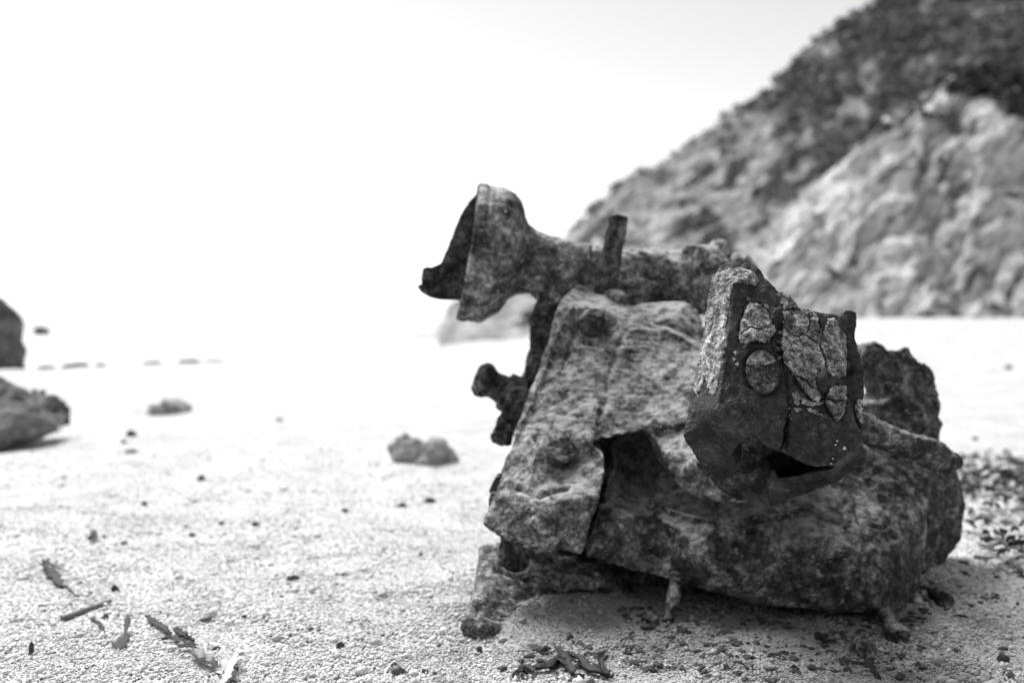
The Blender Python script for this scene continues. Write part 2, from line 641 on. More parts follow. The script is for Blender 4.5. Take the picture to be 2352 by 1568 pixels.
def build_grains():
    n = 140000
    u = rng.random(n)
    d = 0.93 * (4.8 / 0.93) ** (u ** 1.7)
    d = d[rng.random(n) < np.clip(1.15 - (d - 0.93) / 3.6, 0, 1) ** 1.3]
    n = len(d)
    t = (rng.random(n) - 0.5) * 1.22
    X, Y = d * t, d
    Z = ground_z(X, Y)
    s = 0.0010 + 0.0011 * rng.random(n) ** 2
    s *= 0.75 + 0.7 * smooth01(0.5 + 1.4 * fbm(np.stack([X, Y, X * 0], axis=-1), 0.12, 3, 61))
    big = rng.random(n) < 0.02
    s[big] *= rng.uniform(1.6, 3.0, big.sum())
    base = np.array([[1, 0, 0], [-1, 0, 0], [0, 1, 0], [0, -1, 0], [0, 0, 1], [0, 0, -1]], dtype=float)
    V = base[None] * (1 + 0.5 * (rng.random((n, 6, 1)) - 0.5)) + 0.35 * (rng.random((n, 6, 3)) - 0.5)
    V = V * (s[:, None, None] * (np.array([1, 1, 0.75]) + 0.5 * (rng.random((n, 1, 3)) - 0.3)))
    an = rng.random(n) * 6.28
    c, sn = np.cos(an)[:, None], np.sin(an)[:, None]
    x, y = V[:, :, 0] * c - V[:, :, 1] * sn, V[:, :, 0] * sn + V[:, :, 1] * c
    V[:, :, 0], V[:, :, 1] = x, y
    V += np.stack([X, Y, Z + s * 0.35], axis=-1)[:, None, :]
    T = np.array([[0, 2, 4], [2, 1, 4], [1, 3, 4], [3, 0, 4], [2, 0, 5], [1, 2, 5], [3, 1, 5], [0, 3, 5]])
    FC = (T[None] + 6 * np.arange(n)[:, None, None]).reshape(-1, 3)
    me = bpy.data.meshes.new("sand_grains")
    me.vertices.add(n * 6); me.vertices.foreach_set("co", V.reshape(-1))
    me.loops.add(len(FC) * 3); me.loops.foreach_set("vertex_index", FC.reshape(-1).astype(np.int32))
    me.polygons.add(len(FC)); me.polygons.foreach_set("loop_start", np.arange(0, len(FC) * 3, 3, dtype=np.int32))
    me.polygons.foreach_set('use_smooth', np.ones(len(FC), dtype=bool))
    me.update(); me.validate()
    g = 0.44 + 0.34 * rng.random(n)
    dark = rng.random(n) < 0.06
    g[dark] = 0.04 + 0.16 * rng.random(dark.sum())
    ln = np.hypot((X - STAIN_SHADE[0]) / 0.45, (Y - STAIN_SHADE[1]) / 0.29) + 0.5 + 0.6 * fbm(np.stack([X, Y, X * 0], axis=-1), 0.07, 3, 44)
    stn_shade = 0.74 * smooth01((1.7 - ln) / 0.8)  # grains take the same stain and painted shadow
    g = g * (1 - stn_shade) + stn_shade * (0.05 + 0.16 * rng.random(n))
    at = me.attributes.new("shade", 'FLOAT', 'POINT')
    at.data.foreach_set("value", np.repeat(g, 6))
    m, nt, b = new_mat("grains")
    an_ = nt.nodes.new("ShaderNodeAttribute"); an_.attribute_name = "shade"
    nt.links.new(an_.outputs["Fac"], b.inputs["Base Color"])
    b.inputs["Roughness"].default_value = 0.55
    me.materials.append(m)
    o = bpy.data.objects.new("sand_grains", me); COL.objects.link(o)
    tag(o, "loose coarse grains lying on the near sand", "sand grains", None, "stuff")


build_grains()


def build_crumbs():
    """rust crumbs and weed fragments shed round the wreck"""
    V, FC, n = [], [], 0
    spots = []
    for _ in range(520): spots.append((rng.uniform(1420, 2130), 1395 + 150 * rng.random() ** 1.5))
    for _ in range(70): spots.append((rng.uniform(1190, 1420), rng.uniform(1478, 1566)))
    for _ in range(60): spots.append((rng.normal(1990, 55), rng.normal(1515, 25)))
    for _ in range(90): spots.append((rng.uniform(2120, 2352), rng.uniform(1290, 1420)))
    for _ in range(60): spots.append((rng.uniform(1080, 2340), rng.uniform(1480, 1568)))
    for _ in range(24): spots.append((rng.uniform(0, 1100), rng.uniform(1250, 1568)))
    for (x, y) in spots:
        c = G(x, y)
        rr_ = 0.0013 + 0.0042 * rng.random() ** 3
        v, f = blob((0, 0, 0), (rr_ * rng.uniform(0.7, 2.2), rr_, rr_ * rng.uniform(0.4, 0.8)), 1)
        v = v * (1 + 0.35 * rng.normal(size=(len(v), 1)))
        a = rng.random() * 6.28
        v = np.stack([v[:, 0] * math.cos(a) - v[:, 1] * math.sin(a), v[:, 0] * math.sin(a) + v[:, 1] * math.cos(a), v[:, 2]], axis=-1) + c + [0, 0, rr_ * 0.3]
        V.append(v); FC += [tuple(k + n for k in q) for q in f]; n += len(v)
    o = mesh_obj("rust_crumbs", np.concatenate(V), FC, plain_mat("rust_crumb", 0.05, 0.85, 200, 0.6), smooth=False)
    tag(o, "dark crumbs of rust and weed strewn on the sand", "rust crumbs", None, "stuff")


build_crumbs()

# ------------------------------------------------------------------ the wreck
wreck = empty("machine_wreck", G(1600, 1400), "heavily rusted cast iron machine wreck lying tilted on the pale sand", "machine wreck")


def rust_part(name, parts, mat, voxel=0.003, smooth_it=2, amp=((0.05, 0.0032), (0.018, 0.0014), (0.007, 0.0014)), carve=None, seed=1, parent=None, final=1, cut=None, terr=0.0012):
    V, FC, E = voxelize(parts, voxel, smooth_it, cut)
    N = normals(V, FC)
    h = np.zeros(len(V))
    for k, (size, a) in enumerate(amp):
        h += a * fbm(V, size, 2, seed * 101 + k * 7)
    if terr:
        # layers of scale broken off along ragged edges
        t = 3.2 * fbm(V, 0.045, 4, seed * 7 + 3, 0.55)
        h += terr * (np.floor(t) + smooth01((t - np.floor(t)) * 5))
        h -= terr * 1.3 * smooth01((ridged(V, 0.03, 2, seed * 5 + 1) - 1.15) * 4)
    if carve: h += carve(V, N)
    V = V + N * h[:, None]
    V = lap(V, E, final, 0.4)
    o = mesh_obj(name, V, FC, mat, parent or wreck)
    return o, V, FC


def dist_poly(xy, poly):
    best = np.full(len(xy), 1e9)
    for a, b in zip(poly[:-1], poly[1:]):
        a = np.array(a, float); b = np.array(b, float)
        ab = b - a
        t = np.clip(((xy - a) @ ab) / (ab @ ab), 0, 1)
        best = np.minimum(best, np.linalg.norm(xy - (a + t[:, None] * ab), axis=1))
    return best


# --- casing (leaning front cover with the torn arch)
casing_outline = [(1286, 692, 1.44), (1264, 770, 1.40), (1237, 850, 1.37), (1197, 960, 1.32), (1167, 1050, 1.28), (1137, 1140, 1.25), (1108, 1207, 1.225),
    (1160, 1243, 1.215), (1250, 1259, 1.21), (1336, 1274, 1.205), (1352, 1220, 1.205), (1377, 1140, 1.22), (1391, 1080, 1.24), (1387, 1042, 1.26), (1362, 1026, 1.27),
    (1362, 984, 1.285), (1374, 966, 1.295), (1410, 974, 1.30), (1447, 980, 1.30), (1494, 997, 1.29), (1521, 1035, 1.275), (1541, 1080, 1.255),
    (1562, 1118, 1.245), (1600, 1143, 1.235), (1660, 1156, 1.23), (1722, 1152, 1.235), (1790, 1110, 1.25), (1850, 1000, 1.30), (1842, 860, 1.38),
    (1700, 800, 1.40), (1614, 786, 1.42), (1560, 760, 1.43), (1480, 731, 1.44), (1446, 706, 1.47), (1428, 690, 1.50), (1382, 666, 1.52), (1338, 645, 1.53), (1310, 666, 1.48)]
n0 = len(casing_outline)
casing_inner = [(1300, 706, 1.425), (1400, 708, 1.435), (1350, 800, 1.39), (1450, 850, 1.365), (1560, 850, 1.375), (1300, 900, 1.335), (1420, 930, 1.32), (1560, 980, 1.30),
    (1630, 1060, 1.235), (1710, 1080, 1.275), (1600, 1060, 1.235), (1760, 1040, 1.30), (1650, 960, 1.29),
    (1345, 1016, 1.275), (1320, 1048, 1.27), (1296, 1068, 1.265), (1338, 1030, 1.30), (1316, 1062, 1.292), (1300, 1080, 1.28),
    (1250, 1000, 1.285), (1230, 1040, 1.26), (1210, 1130, 1.222), (1280, 1150, 1.215), (1340, 1100, 1.25), (1240, 1210, 1.20)]
cr = [(n0 + 12, n0 + 13), (n0 + 13, n0 + 14), (n0 + 15, n0 + 16), (n0 + 16, n0 + 17)]
shelf = relief([(1440, 708, 1.475), (1470, 697, 1.50), (1525, 692, 1.52), (1582, 692, 1.52), (1602, 712, 1.51), (1613, 738, 1.49), (1620, 800, 1.46), (1560, 775, 1.445), (1480, 742, 1.45)],
               [(1530, 735, 1.455), (1590, 760, 1.46)], thick=0.08)
casing_cracks = [([(1230, 1010), (1285, 1075), (1300, 1068)], 5, 0.008), ([(1325, 735), (1310, 800), (1290, 860), (1300, 930)], 4, 0.005),
                 ([(1430, 770), (1400, 860), (1390, 930), (1372, 975)], 4, 0.005), ([(1450, 760), (1530, 760), (1600, 800)], 4, -0.004),
                 ([(1312, 708), (1268, 800), (1225, 920), (1190, 1000)], 5, -0.006), ([(1180, 1120), (1240, 1140), (1300, 1120)], 5, 0.006)]


def casing_carve(V, N):
    q = proj(V)
    h = np.zeros(len(V))
    front = (N[:, 1] < 0.2)
    h -= front * 0.007 * np.exp(-((np.hypot(q[:, 0] - 1362, (q[:, 1] - 750) * 1.1) - 40) / 7) ** 2)
    for pl, w, dep in casing_cracks:
        h -= front * dep * np.exp(-(dist_poly(q[:, :2] + 6 * np.stack([pnoise(V / 0.02, 3), pnoise(V / 0.02, 4)], axis=-1), pl) / w) ** 2)
    return h


casing, cV, cF = rust_part("casing", [relief(casing_outline, casing_inner, cr, thick=0.10, taper=0.93), shelf,
                             blob(P(1414, 682, 1.49), (0.017, 0.02, 0.013))],
          M_RUST_PALE, 0.0028, 1, carve=casing_carve, seed=2, terr=0.0005, amp=((0.05, 0.003), (0.013, 0.0008), (0.0065, 0.0013)))
casing_bvh = BVHTree.FromPolygons([tuple(v) for v in cV], cF)


def surf(bvh, x, y, fallback):
    k = FWD + (x - 1176.0) / F * RGT + (784.0 - y) / F * UPV
    hit = bvh.ray_cast(Vector(CAM), Vector(k).normalized())
    if hit[0] is None: return fallback, Vector((0, -1, 0))
    return float((np.array(hit[0]) - CAM) @ FWD), hit[1]


# --- oil pan: the bulging lower body
pan_outline = [(1354, 1232, 1.235), (1346, 1279, 1.235), (1400, 1291, 1.235), (1560, 1340, 1.235), (1700, 1380, 1.235), (1800, 1396, 1.23), (1900, 1406, 1.23), (2040, 1413, 1.235),
    (2086, 1390, 1.26), (2113, 1340, 1.29), (2123, 1260, 1.32), (2132, 1180, 1.34), (2142, 1080, 1.37), (2100, 1030, 1.38), (1990, 985, 1.36), (1850, 965, 1.38), (1700, 965, 1.385),
    (1540, 995, 1.40), (1450, 1000, 1.40), (1414, 1022, 1.38), (1408, 1080, 1.345), (1386, 1150, 1.262)]
pan_inner = [(1600, 1250, 1.205), (1800, 1260, 1.185), (1950, 1260, 1.195), (2050, 1270, 1.23), (1460, 1090, 1.37), (1500, 1180, 1.275), (1430, 1190, 1.245), (1900, 1120, 1.265), (1700, 1170, 1.25),
             (2080, 1150, 1.31), (2000, 1370, 1.21), (1700, 1340, 1.205)]
pan_cracks = [([(1385, 1150), (1420, 1090)], 6, 0.006), ([(1440, 1200), (1520, 1290), (1540, 1330)], 4, 0.004), ([(1640, 1190), (1660, 1290), (1700, 1350)], 5, 0.005),
              ([(1800, 1150), (1780, 1260), (1840, 1380)], 6, 0.005), ([(1960, 1100), (1990, 1250), (1950, 1390)], 6, 0.005), ([(1500, 1150), (1600, 1200), (1760, 1190), (1860, 1160)], 6, -0.006)]


def pan_carve(V, N):
    q = proj(V)
    h = np.zeros(len(V)); front = (N[:, 1] < 0.2)
    for pl, w, dep in pan_cracks:
        h -= front * dep * np.exp(-(dist_poly(q[:, :2] + 8 * np.stack([pnoise(V / 0.02, 5), pnoise(V / 0.02, 6)], axis=-1), pl) / w) ** 2)
    return h


rust_part("oil_pan", [relief(pan_outline, pan_inner, thick=0.24, taper=0.93)], M_RUST, 0.003, 1, carve=pan_carve, seed=5)

# --- the dark core behind
rust_part("inner_block", [relief([(1290, 740, 1.5), (1250, 870, 1.47), (1215, 1050, 1.42), (1222, 1225, 1.40), (1240, 1330, 1.40), (1500, 1350, 1.38), (1900, 1400, 1.32), (2060, 1390, 1.36), (2110, 1060, 1.46), (1985, 985, 1.46), (1850, 840, 1.5), (1620, 745, 1.53)],
                                   thick=0.12, taper=0.9)], M_RUST_DARK, 0.006, 1, seed=8)

# --- end cover at the right
rust_part("end_cover", [relief([(2085, 1080, 1.37), (2095, 1200, 1.35), (2106, 1310, 1.35), (2126, 1326, 1.37), (2160, 1313, 1.41), (2205, 1242, 1.44), (2216, 1160, 1.45), (2204, 1085, 1.45), (2187, 1046, 1.44), (2150, 1036, 1.40)],
                                 [(2160, 1180, 1.40)], thick=0.12, taper=0.85),
                          relief([(2140, 1190, 1.385), (2190, 1185, 1.40), (2200, 1230, 1.41), (2150, 1305, 1.40), (2120, 1290, 1.38)], thick=0.03)],
          M_RUST, 0.003, 2, seed=9)
# --- cross tube
rt = 33 * 1.30 / F
rust_part("cross_tube", [tube([P(1900, 940, 1.245), P(1990, 986, 1.26), P(2070, 1014, 1.28), P(2130, 1036, 1.305), P(2184, 1064, 1.335)], [rt * 1.05, rt, rt, rt * 1.05, rt * 0.85])],
          M_RUST, 0.0028, 2, seed=11)
# --- upright fin at the right
rust_part("side_fin", [relief([(1984, 806, 1.50), (2003, 786, 1.50), (2024, 792, 1.5), (2040, 806, 1.5), (2062, 806, 1.5), (2084, 799, 1.5), (2096, 812, 1.5), (2112, 832, 1.5), (2138, 848, 1.51), (2149, 890, 1.51),
                                (2161, 960, 1.50), (2166, 1040, 1.48), (2150, 1150, 1.46), (2060, 1160, 1.45), (1985, 985, 1.46), (1960, 930, 1.46), (2000, 925, 1.47), (2030, 930, 1.475), (2040, 912, 1.48), (2026, 880, 1.485), (2014, 858, 1.49), (2000, 846, 1.495), (1980, 842, 1.50)],
                               [(2090, 900, 1.475), (2120, 960, 1.47)], thick=0.10)], M_RUST, 0.0028, 2, seed=13,
          amp=((0.05, 0.004), (0.018, 0.004), (0.007, 0.0018)))
# --- flange plate down the left
rust_part("flange_plate", [relief([(1252, 590, 1.55), (1238, 690, 1.53), (1217, 738, 1.52), (1222, 772, 1.51), (1204, 850, 1.50), (1186, 905, 1.48), (1160, 960, 1.46), (1138, 1010, 1.44), (1137, 1022, 1.44), (1154, 1026, 1.44),
                                    (1170, 1008, 1.44), (1188, 985, 1.45), (1215, 930, 1.46), (1255, 850, 1.48), (1330, 730, 1.51), (1345, 640, 1.54), (1320, 580, 1.56)],
                                   [(1270, 700, 1.51), (1225, 850, 1.475)], thick=0.045, taper=0.97)] +
          [tube([P(x - 22, y - 4, 1.435), P(x + 18, y + 5, 1.43)], [0.0095, 0.0095], 12) for x, y in ((1195, 905), (1186, 928), (1176, 952), (1166, 976), (1155, 1004))],
          M_RUST_DARK, 0.0028, 1, seed=15)
# --- knob
kc = P(1110, 872, 1.47)
ka = P(1180, 908, 1.47) - P(1100, 868, 1.47)
rust_part("knob", [lathe(kc - ka / np.linalg.norm(ka) * 0.012, ka, [(0, 0.012), (0.002, 0.021), (0.010, 0.0265), (0.019, 0.026), (0.026, 0.022), (0.032, 0.020), (0.046, 0.021), (0.047, 0.028), (0.075, 0.028)], 32)],
          M_RUST_DARK, 0.002, 2, seed=17, amp=((0.03, 0.0015), (0.01, 0.0012)), terr=0.0012)
# --- spool (belt pulley with flared neck)
so = P(1112, 584, 1.535)
sa = P(1250, 607, 1.543) - P(1112, 584, 1.535)
# --- shaft housing
hr = 66 * 1.58 / F
housing, _, _ = rust_part("shaft_housing", [
    tube([P(1235, 625, 1.55), P(1300, 622, 1.57), P(1380, 632, 1.59), P(1500, 640, 1.60), P(1580, 645, 1.60), P(1640, 650, 1.60)], [hr * 1.02, hr * 1.1, hr * 0.95, hr * 1.05, hr * 1.05, hr * 1.0]),
    relief([(1252, 556, 1.53), (1300, 548, 1.53), (1345, 560, 1.53), (1350, 640, 1.51), (1330, 700, 1.49), (1260, 700, 1.5)], thick=0.06),
    tube([P(1590, 640, 1.55), P(1625, 640, 1.57)], [hr * 1.2, hr * 1.2]),
    blob(P(1646, 581, 1.57), (0.021, 0.02, 0.021)), blob(P(1600, 580, 1.57), (0.02, 0.02, 0.012)), blob(P(1690, 640, 1.60), (0.035, 0.035, 0.04)),
    ], M_RUST_PALE, 0.0032, 2, seed=19, amp=((0.05, 0.004), (0.018, 0.003), (0.007, 0.0018)))

prof = [(0.004, 0.010), (0.004, 0.045), (-0.002, 0.066), (-0.012, 0.084), (-0.022, 0.096), (-0.027, 0.101), (-0.025, 0.1055), (-0.012, 0.1075), (-0.004, 0.107), (0.000, 0.106), (0.006, 0.107), (0.018, 0.106), (0.030, 0.101),
        (0.041, 0.092), (0.048, 0.080), (0.053, 0.068), (0.060, 0.057), (0.072, 0.0495), (0.10, 0.044), (0.16, 0.043)]


def spool_carve(V, N):
    ax = sa / np.linalg.norm(sa)
    s = (V - so) @ ax
    h = -0.002 * np.exp(-((s - 0.001) / 0.0035) ** 2)
    h -= 0.003 * np.exp(-((s + 0.008) / 0.004) ** 2)
    below = smooth01(((so[2] - s * 0.12) - V[:, 2]) / 0.06)      # worn away along the lower side
    h -= 0.008 * below * smooth01((s - 0.006) / 0.022) * (1 - smooth01((s - 0.05) / 0.02))
    return h


rust_part("spool", [lathe(so, sa, prof, 64)],
          rust_mat("lit_rim", 0.035, 0.085, 0.24, s1=12, s2=90, top_light=0.95), 0.0020, 2, carve=spool_carve, seed=23, amp=((0.04, 0.0018), (0.014, 0.0009), (0.006, 0.0006)), terr=0.0004)  # lighter rust: the spool's highlights are put into its colour

rust_part("spool_lip", [relief([(957, 656, 1.49), (963, 654, 1.49), (972, 664, 1.49), (966, 640, 1.49), (970, 616, 1.49), (980, 611, 1.49), (990, 614, 1.49), (1012, 603, 1.495), (1027, 570, 1.50), (1040, 535, 1.505), (1056, 497, 1.515), (1076, 463, 1.525), (1098, 441, 1.535), (1120, 434, 1.538), (1140, 520, 1.52), (1112, 620, 1.50), (1104, 728, 1.53), (1090, 722, 1.525), (1070, 690, 1.515), (1050, 689, 1.51), (1014, 690, 1.49), (985, 683, 1.488), (966, 672, 1.488)],
                             [(1035, 650, 1.51), (1075, 560, 1.50)], thick=0.035, taper=0.97)],
          rust_mat("shaded_lip", 0.016, 0.028, 0.05, s1=14, s2=90), 0.0020, 3, seed=24, amp=((0.04, 0.0015), (0.012, 0.0006)), terr=0.0)  # shade on the face turned from the light, put into a darker colour

# --- studs and bolts
def stud(path, radii, mat, seed):
    rust_part("stud", [tube(path, radii, 18)], mat, 0.0018, 1, seed=seed, amp=((0.02, 0.0018), (0.007, 0.0014)), terr=0.0008)


stud([P(1386, 690, 1.51), P(1398, 620, 1.50), P(1409, 560, 1.50), P(1417, 520, 1.50), P(1420, 497, 1.50)], [0.018, 0.0165, 0.0155, 0.0145, 0.0145], M_RUST_DARK, 31)
stud([P(1557, 1318, 1.245), P(1546, 1375, 1.222), P(1534, 1432, 1.205)], [0.0085, 0.0072, 0.0072], M_RUST, 32)
stud([P(2026, 1396, 1.25), P(2044, 1432, 1.19), P(2060, 1458, 1.155), P(2070, 1466, 1.148)], [0.009, 0.0085, 0.0125, 0.012], M_RUST_DARK, 33)
stud([P(1182, 1225, 1.24), P(1172, 1265, 1.235), P(1163, 1316, 1.23)], [0.0155, 0.0145, 0.0135], M_RUST_DARK, 34)
rust_part("washer", [tube([P(1187 + 34 * math.cos(t), 1296 + 26 * math.sin(t), 1.222 - 0.01 * math.sin(t)) for t in np.linspace(-0.5, 2.9, 14)], [0.0025 + 0.0018 * math.sin(math.pi * k / 13) for k in range(14)], 10)], M_RUST_PALE, 0.0012, 1, seed=35, amp=((0.01, 0.001),), terr=0.0)
d0, n_ = surf(casing_bvh, 1362, 747, 1.41)
bc = P(1362, 747, d0)
bn = np.array(n_); bn /= np.linalg.norm(bn)
bolt_o, _, _ = rust_part("bolt", [lathe(bc - bn * 0.012, bn, [(0, 0.021), (0.019, 0.022), (0.022, 0.019), (0.0225, 0.0145), (0.032, 0.014), (0.0355, 0.012), (0.037, 0.007)], 24)], M_RUST_DARK, 0.0016, 1, seed=36,
          amp=((0.02, 0.001), (0.008, 0.001)), terr=0.0006)
bolt_o["label"] = "dark round bolt head near the top of the casing"

# --- base slab, half buried
rust_part("base_slab", [relief([(1103, 1272, 1.33), (1150, 1262, 1.34), (1195, 1255, 1.34), (1300, 1285, 1.36), (1400, 1318, 1.36), (1450, 1345, 1.35), (1462, 1375, 1.345), (1400, 1400, 1.30), (1300, 1418, 1.265), (1220, 1440, 1.225), (1150, 1462, 1.165), (1085, 1458, 1.165), (1073, 1430, 1.185), (1090, 1370, 1.235)],
                                [(1130, 1310, 1.275), (1110, 1400, 1.19), (1200, 1360, 1.265), (1330, 1360, 1.32), (1240, 1320, 1.31)], thick=0.06, taper=1.0, flat=0.2),
                          blob(P(1108, 1440, 1.17), (0.022, 0.02, 0.012)), blob(P(1105, 1385, 1.21), (0.012, 0.018, 0.012)), blob(P(1340, 1330, 1.30), (0.05, 0.03, 0.014))],
          M_RUST_SAND, 0.003, 2, seed=41, amp=((0.05, 0.008), (0.016, 0.004), (0.006, 0.0015)))
# loose flakes hanging on the left edge
rust_part("rust_flake", [relief([(1126, 1112, 1.26), (1122, 1126, 1.26), (1128, 1140, 1.255), (1126, 1165, 1.25), (1140, 1160, 1.25), (1150, 1110, 1.262), (1148, 1085, 1.27)], thick=0.015)], M_RUST_DARK, 0.002, 1, seed=43)

# ------------------------------------------------------------------ bracket in focus
b_out = [(1640, 640, 1.075), (1646, 622, 1.08), (1662, 605, 1.085), (1695, 591, 1.09), (1727, 602, 1.085), (1746, 618, 1.078), (1762, 642, 1.07), (1795, 675, 1.065), (1822, 700, 1.06), (1838, 706, 1.058), (1880, 715, 1.055), (1935, 724, 1.05),
         (1943, 713, 1.05), (1955, 713, 1.052), (1966, 718, 1.055), (1967, 780, 1.045), (1979, 825, 1.035), (1987, 860, 1.03), (1987, 950, 1.01), (1985, 1018, 1.0), (1993, 1040, 1.01), (1994, 1056, 1.025),
         (1974, 1074, 1.045), (1928, 1105, 1.07), (1870, 1128, 1.09), (1769, 1163, 1.12), (1763, 1094, 1.09), (1782, 1066, 1.07), (1797, 1045, 1.0), (1778, 1036, 0.985), (1760, 1028, 0.98), (1744, 1010, 0.978), (1727, 1001, 0.975), (1700, 1020, 0.995), (1680, 1043, 1.01),
         (1688, 1058, 1.02), (1702, 1069, 1.05), (1692, 1088, 1.075), (1675, 1098, 1.085), (1636, 1108, 1.095), (1600, 1055, 1.06), (1568, 1001, 1.03), (1579, 940, 1.042), (1590, 890, 1.05), (1605, 830, 1.056), (1622, 740, 1.066)]
nb = len(b_out)
b_in = [(1690, 650, 1.052), (1676, 740, 1.033), (1662, 830, 1.012), (1650, 915, 0.988), (1646, 938, 0.982),          # 0-4 ridge
        (1623, 962, 1.0), (1653, 948, 0.979), (1680, 966, 0.976), (1702, 982, 0.975),                                  # 5-8 front lower lip
        (1600, 982, 1.022), (1640, 1040, 1.045),                                                                         # 9-10 dark lower face
        (1760, 700, 1.045), (1800, 800, 1.025), (1760, 900, 0.998), (1900, 800, 1.035), (1900, 950, 1.003), (1800, 980, 0.985), (1950, 900, 1.018), (1840, 900, 1.008), (1730, 790, 1.022), (1720, 680, 1.052),
        (1802, 1040, 0.985), (1840, 1062, 0.985), (1873, 1073, 0.985), (1915, 1074, 0.99), (1950, 1040, 0.998),        # 21-25 broken lower edge
        (1806, 1056, 1.06), (1840, 1074, 1.06), (1873, 1085, 1.06), (1915, 1086, 1.048), (1960, 1050, 1.02),           # 26-30 inside the cavity
        (1800, 1120, 1.10), (1880, 1112, 1.08)]
cre = [(0, 1), (1, 2), (2, 3), (3, 4), (4, 6), (5, 6), (6, 7), (7, 8), (21, 22), (22, 23), (23, 24), (24, 25), (26, 27), (27, 28), (28, 29), (29, 30)]
plug_c, plug_a, plug_b, plug_t = np.array([1752.5, 853.0]), 42.0, 54.0, math.radians(-14)


def plug_r(q):
    dx, dy = q[:, 0] - plug_c[0], q[:, 1] - plug_c[1]
    u = dx * math.cos(plug_t) + dy * math.sin(plug_t)
    v = -dx * math.sin(plug_t) + dy * math.cos(plug_t)
    return np.hypot(u / plug_a, v / plug_b), u, v


b_cracks = [([(1813, 958), (1810, 985), (1806, 1010), (1798, 1046)], 4.5, 0.016), ([(1800, 830), (1806, 860), (1812, 900), (1815, 950)], 3, 0.005), ([(1690, 975), (1720, 930), (1740, 960)], 2.2, 0.0015),
            ([(1700, 930), (1712, 950)], 2, 0.0015), ([(1785, 700), (1792, 760), (1796, 830)], 5, 0.004), ([(1964, 925), (1968, 955), (1978, 978)], 4, 0.008),
            ([(1855, 960), (1862, 985)], 2, 0.002)]


rust_part("shade_lump", [relief([(1655, 1030, 1.14), (1690, 1000, 1.12), (1740, 985, 1.11), (1800, 1030, 1.13), (1790, 1075, 1.15), (1768, 1110, 1.17), (1740, 1146, 1.19), (1700, 1150, 1.19), (1660, 1128, 1.18), (1640, 1085, 1.16)], [(1710, 1070, 1.14)], thick=0.09)],
          M_RUST_DARK, 0.0022, 1, seed=47)  # dark lump added so the shadowed hollow under the bracket looks dark
c2 = lambda L: [(1538.9 + x * .21967, 574.2 + y * .21967) for x, y in L]
c1 = lambda L: [(1521.7 + x * .21975, 895.8 + y * .21975) for x, y in L]
crust_heart = c2([(830, 540), (930, 560), (1020, 645), (1060, 760), (1112, 840), (1050, 940), (980, 970), (900, 948), (840, 968), (790, 1002), (730, 965), (722, 860), (738, 740), (780, 640)])
crust_main = c2([(1180, 632), (1390, 622), (1500, 640), (1545, 700), (1560, 780), (1600, 880), (1640, 760), (1650, 715), (1740, 706), (1765, 790), (1840, 890), (1850, 1050), (1845, 1250), (1838, 1340), (1760, 1312), (1700, 1330), (1650, 1275), (1560, 1260), (1525, 1330), (1540, 1440), (1590, 1530), (1560, 1590), (1480, 1560), (1380, 1450), (1290, 1310), (1200, 1190), (1165, 1000), (1175, 800)])
crust_low = c1([(1770, -50), (1860, -60), (1930, -40), (1925, 60), (1905, 220), (1865, 295), (1800, 300), (1760, 235), (1705, 140), (1700, 60)])
crust_polys = [crust_heart, crust_main, crust_low]


def b_carve(V, N):
    q = proj(V)
    h = np.zeros(len(V)); front = (N[:, 1] < 0.1) & (q[:, 2] < 1.1)
    r, u, v = plug_r(q)
    h -= front * 0.006 * (0.55 + 0.6 * np.clip(pnoise(V / 0.02, 12) + 0.4, 0, 1)) * np.exp(-((r - 1.0) / 0.06) ** 2)
    jit = 2.5 * np.stack([pnoise(V / 0.006, 3), pnoise(V / 0.006, 4)], axis=-1)
    for pl, w, dep in b_cracks:
        h -= front * dep * np.exp(-(dist_poly(q[:, :2] + jit, pl) / w) ** 2)
    for pl in crust_polys:
        h -= front * 0.0045 * np.clip(pnoise(V / 0.009, 15) * 1.6 + 0.25, 0, 1) * np.exp(-(dist_poly(q[:, :2] + jit, pl + pl[:1]) / 2.6) ** 2)
    # small raised knobs
    for (x, y, rr, hh) in ((1894, 876, 24, 0.011), (1893, 989, 15, 0.0035), (1788, 727, 22, 0.004), (1800, 742, 16, -0.005), (1942, 838, 10, 0.003), (1950, 850, 11, -0.006), (1667, 908, 12, -0.0015)):
        h += front * hh * np.exp(-(np.hypot(q[:, 0] - x, q[:, 1] - y) / rr) ** 4)
    return h


cm = [(1720, 1012), (1735, 1006), (1762, 1031), (1799, 1046), (1840, 1066), (1873, 1077), (1915, 1078), (1925, 1076), (1915, 1090), (1880, 1106), (1830, 1123), (1788, 1131), (1770, 1102), (1735, 1050), (1705, 1056)]
cut_f = np.array([P(x, y, 0.965) for x, y in cm]); cut_b = np.array([P(1800 + (x - 1800) * 0.92, y - 45, 1.14) for x, y in cm]); nc = len(cm)
cutter = (np.concatenate([cut_f, cut_b]), [tuple(range(nc)), tuple(reversed(range(nc, 2 * nc)))] + [(i, i + nc, (i + 1) % nc + nc, (i + 1) % nc) for i in range(nc)])
arm = tube([P(1760, 880, 1.09), P(1740, 920, 1.20), P(1720, 950, 1.36)], [0.05, 0.055, 0.06], 24)
bracket, bV, bF = rust_part("mounting_bracket", [relief(b_out, b_in, [(a + nb, b + nb) for a, b in cre], thick=0.13, taper=0.74, flat=0.3, shift=(0.022, 0, 0)), arm],
                            M_IRON, 0.00125, 6, carve=b_carve, seed=51, amp=((0.03, 0.0016), (0.010, 0.0014), (0.0035, 0.0007)), final=1, cut=cutter, terr=0.0)
bracket["label"] = "smooth dark iron bracket with crusted front jutting towards the viewer"
b_bvh = BVHTree.FromPolygons([tuple(v) for v in bV], bF)


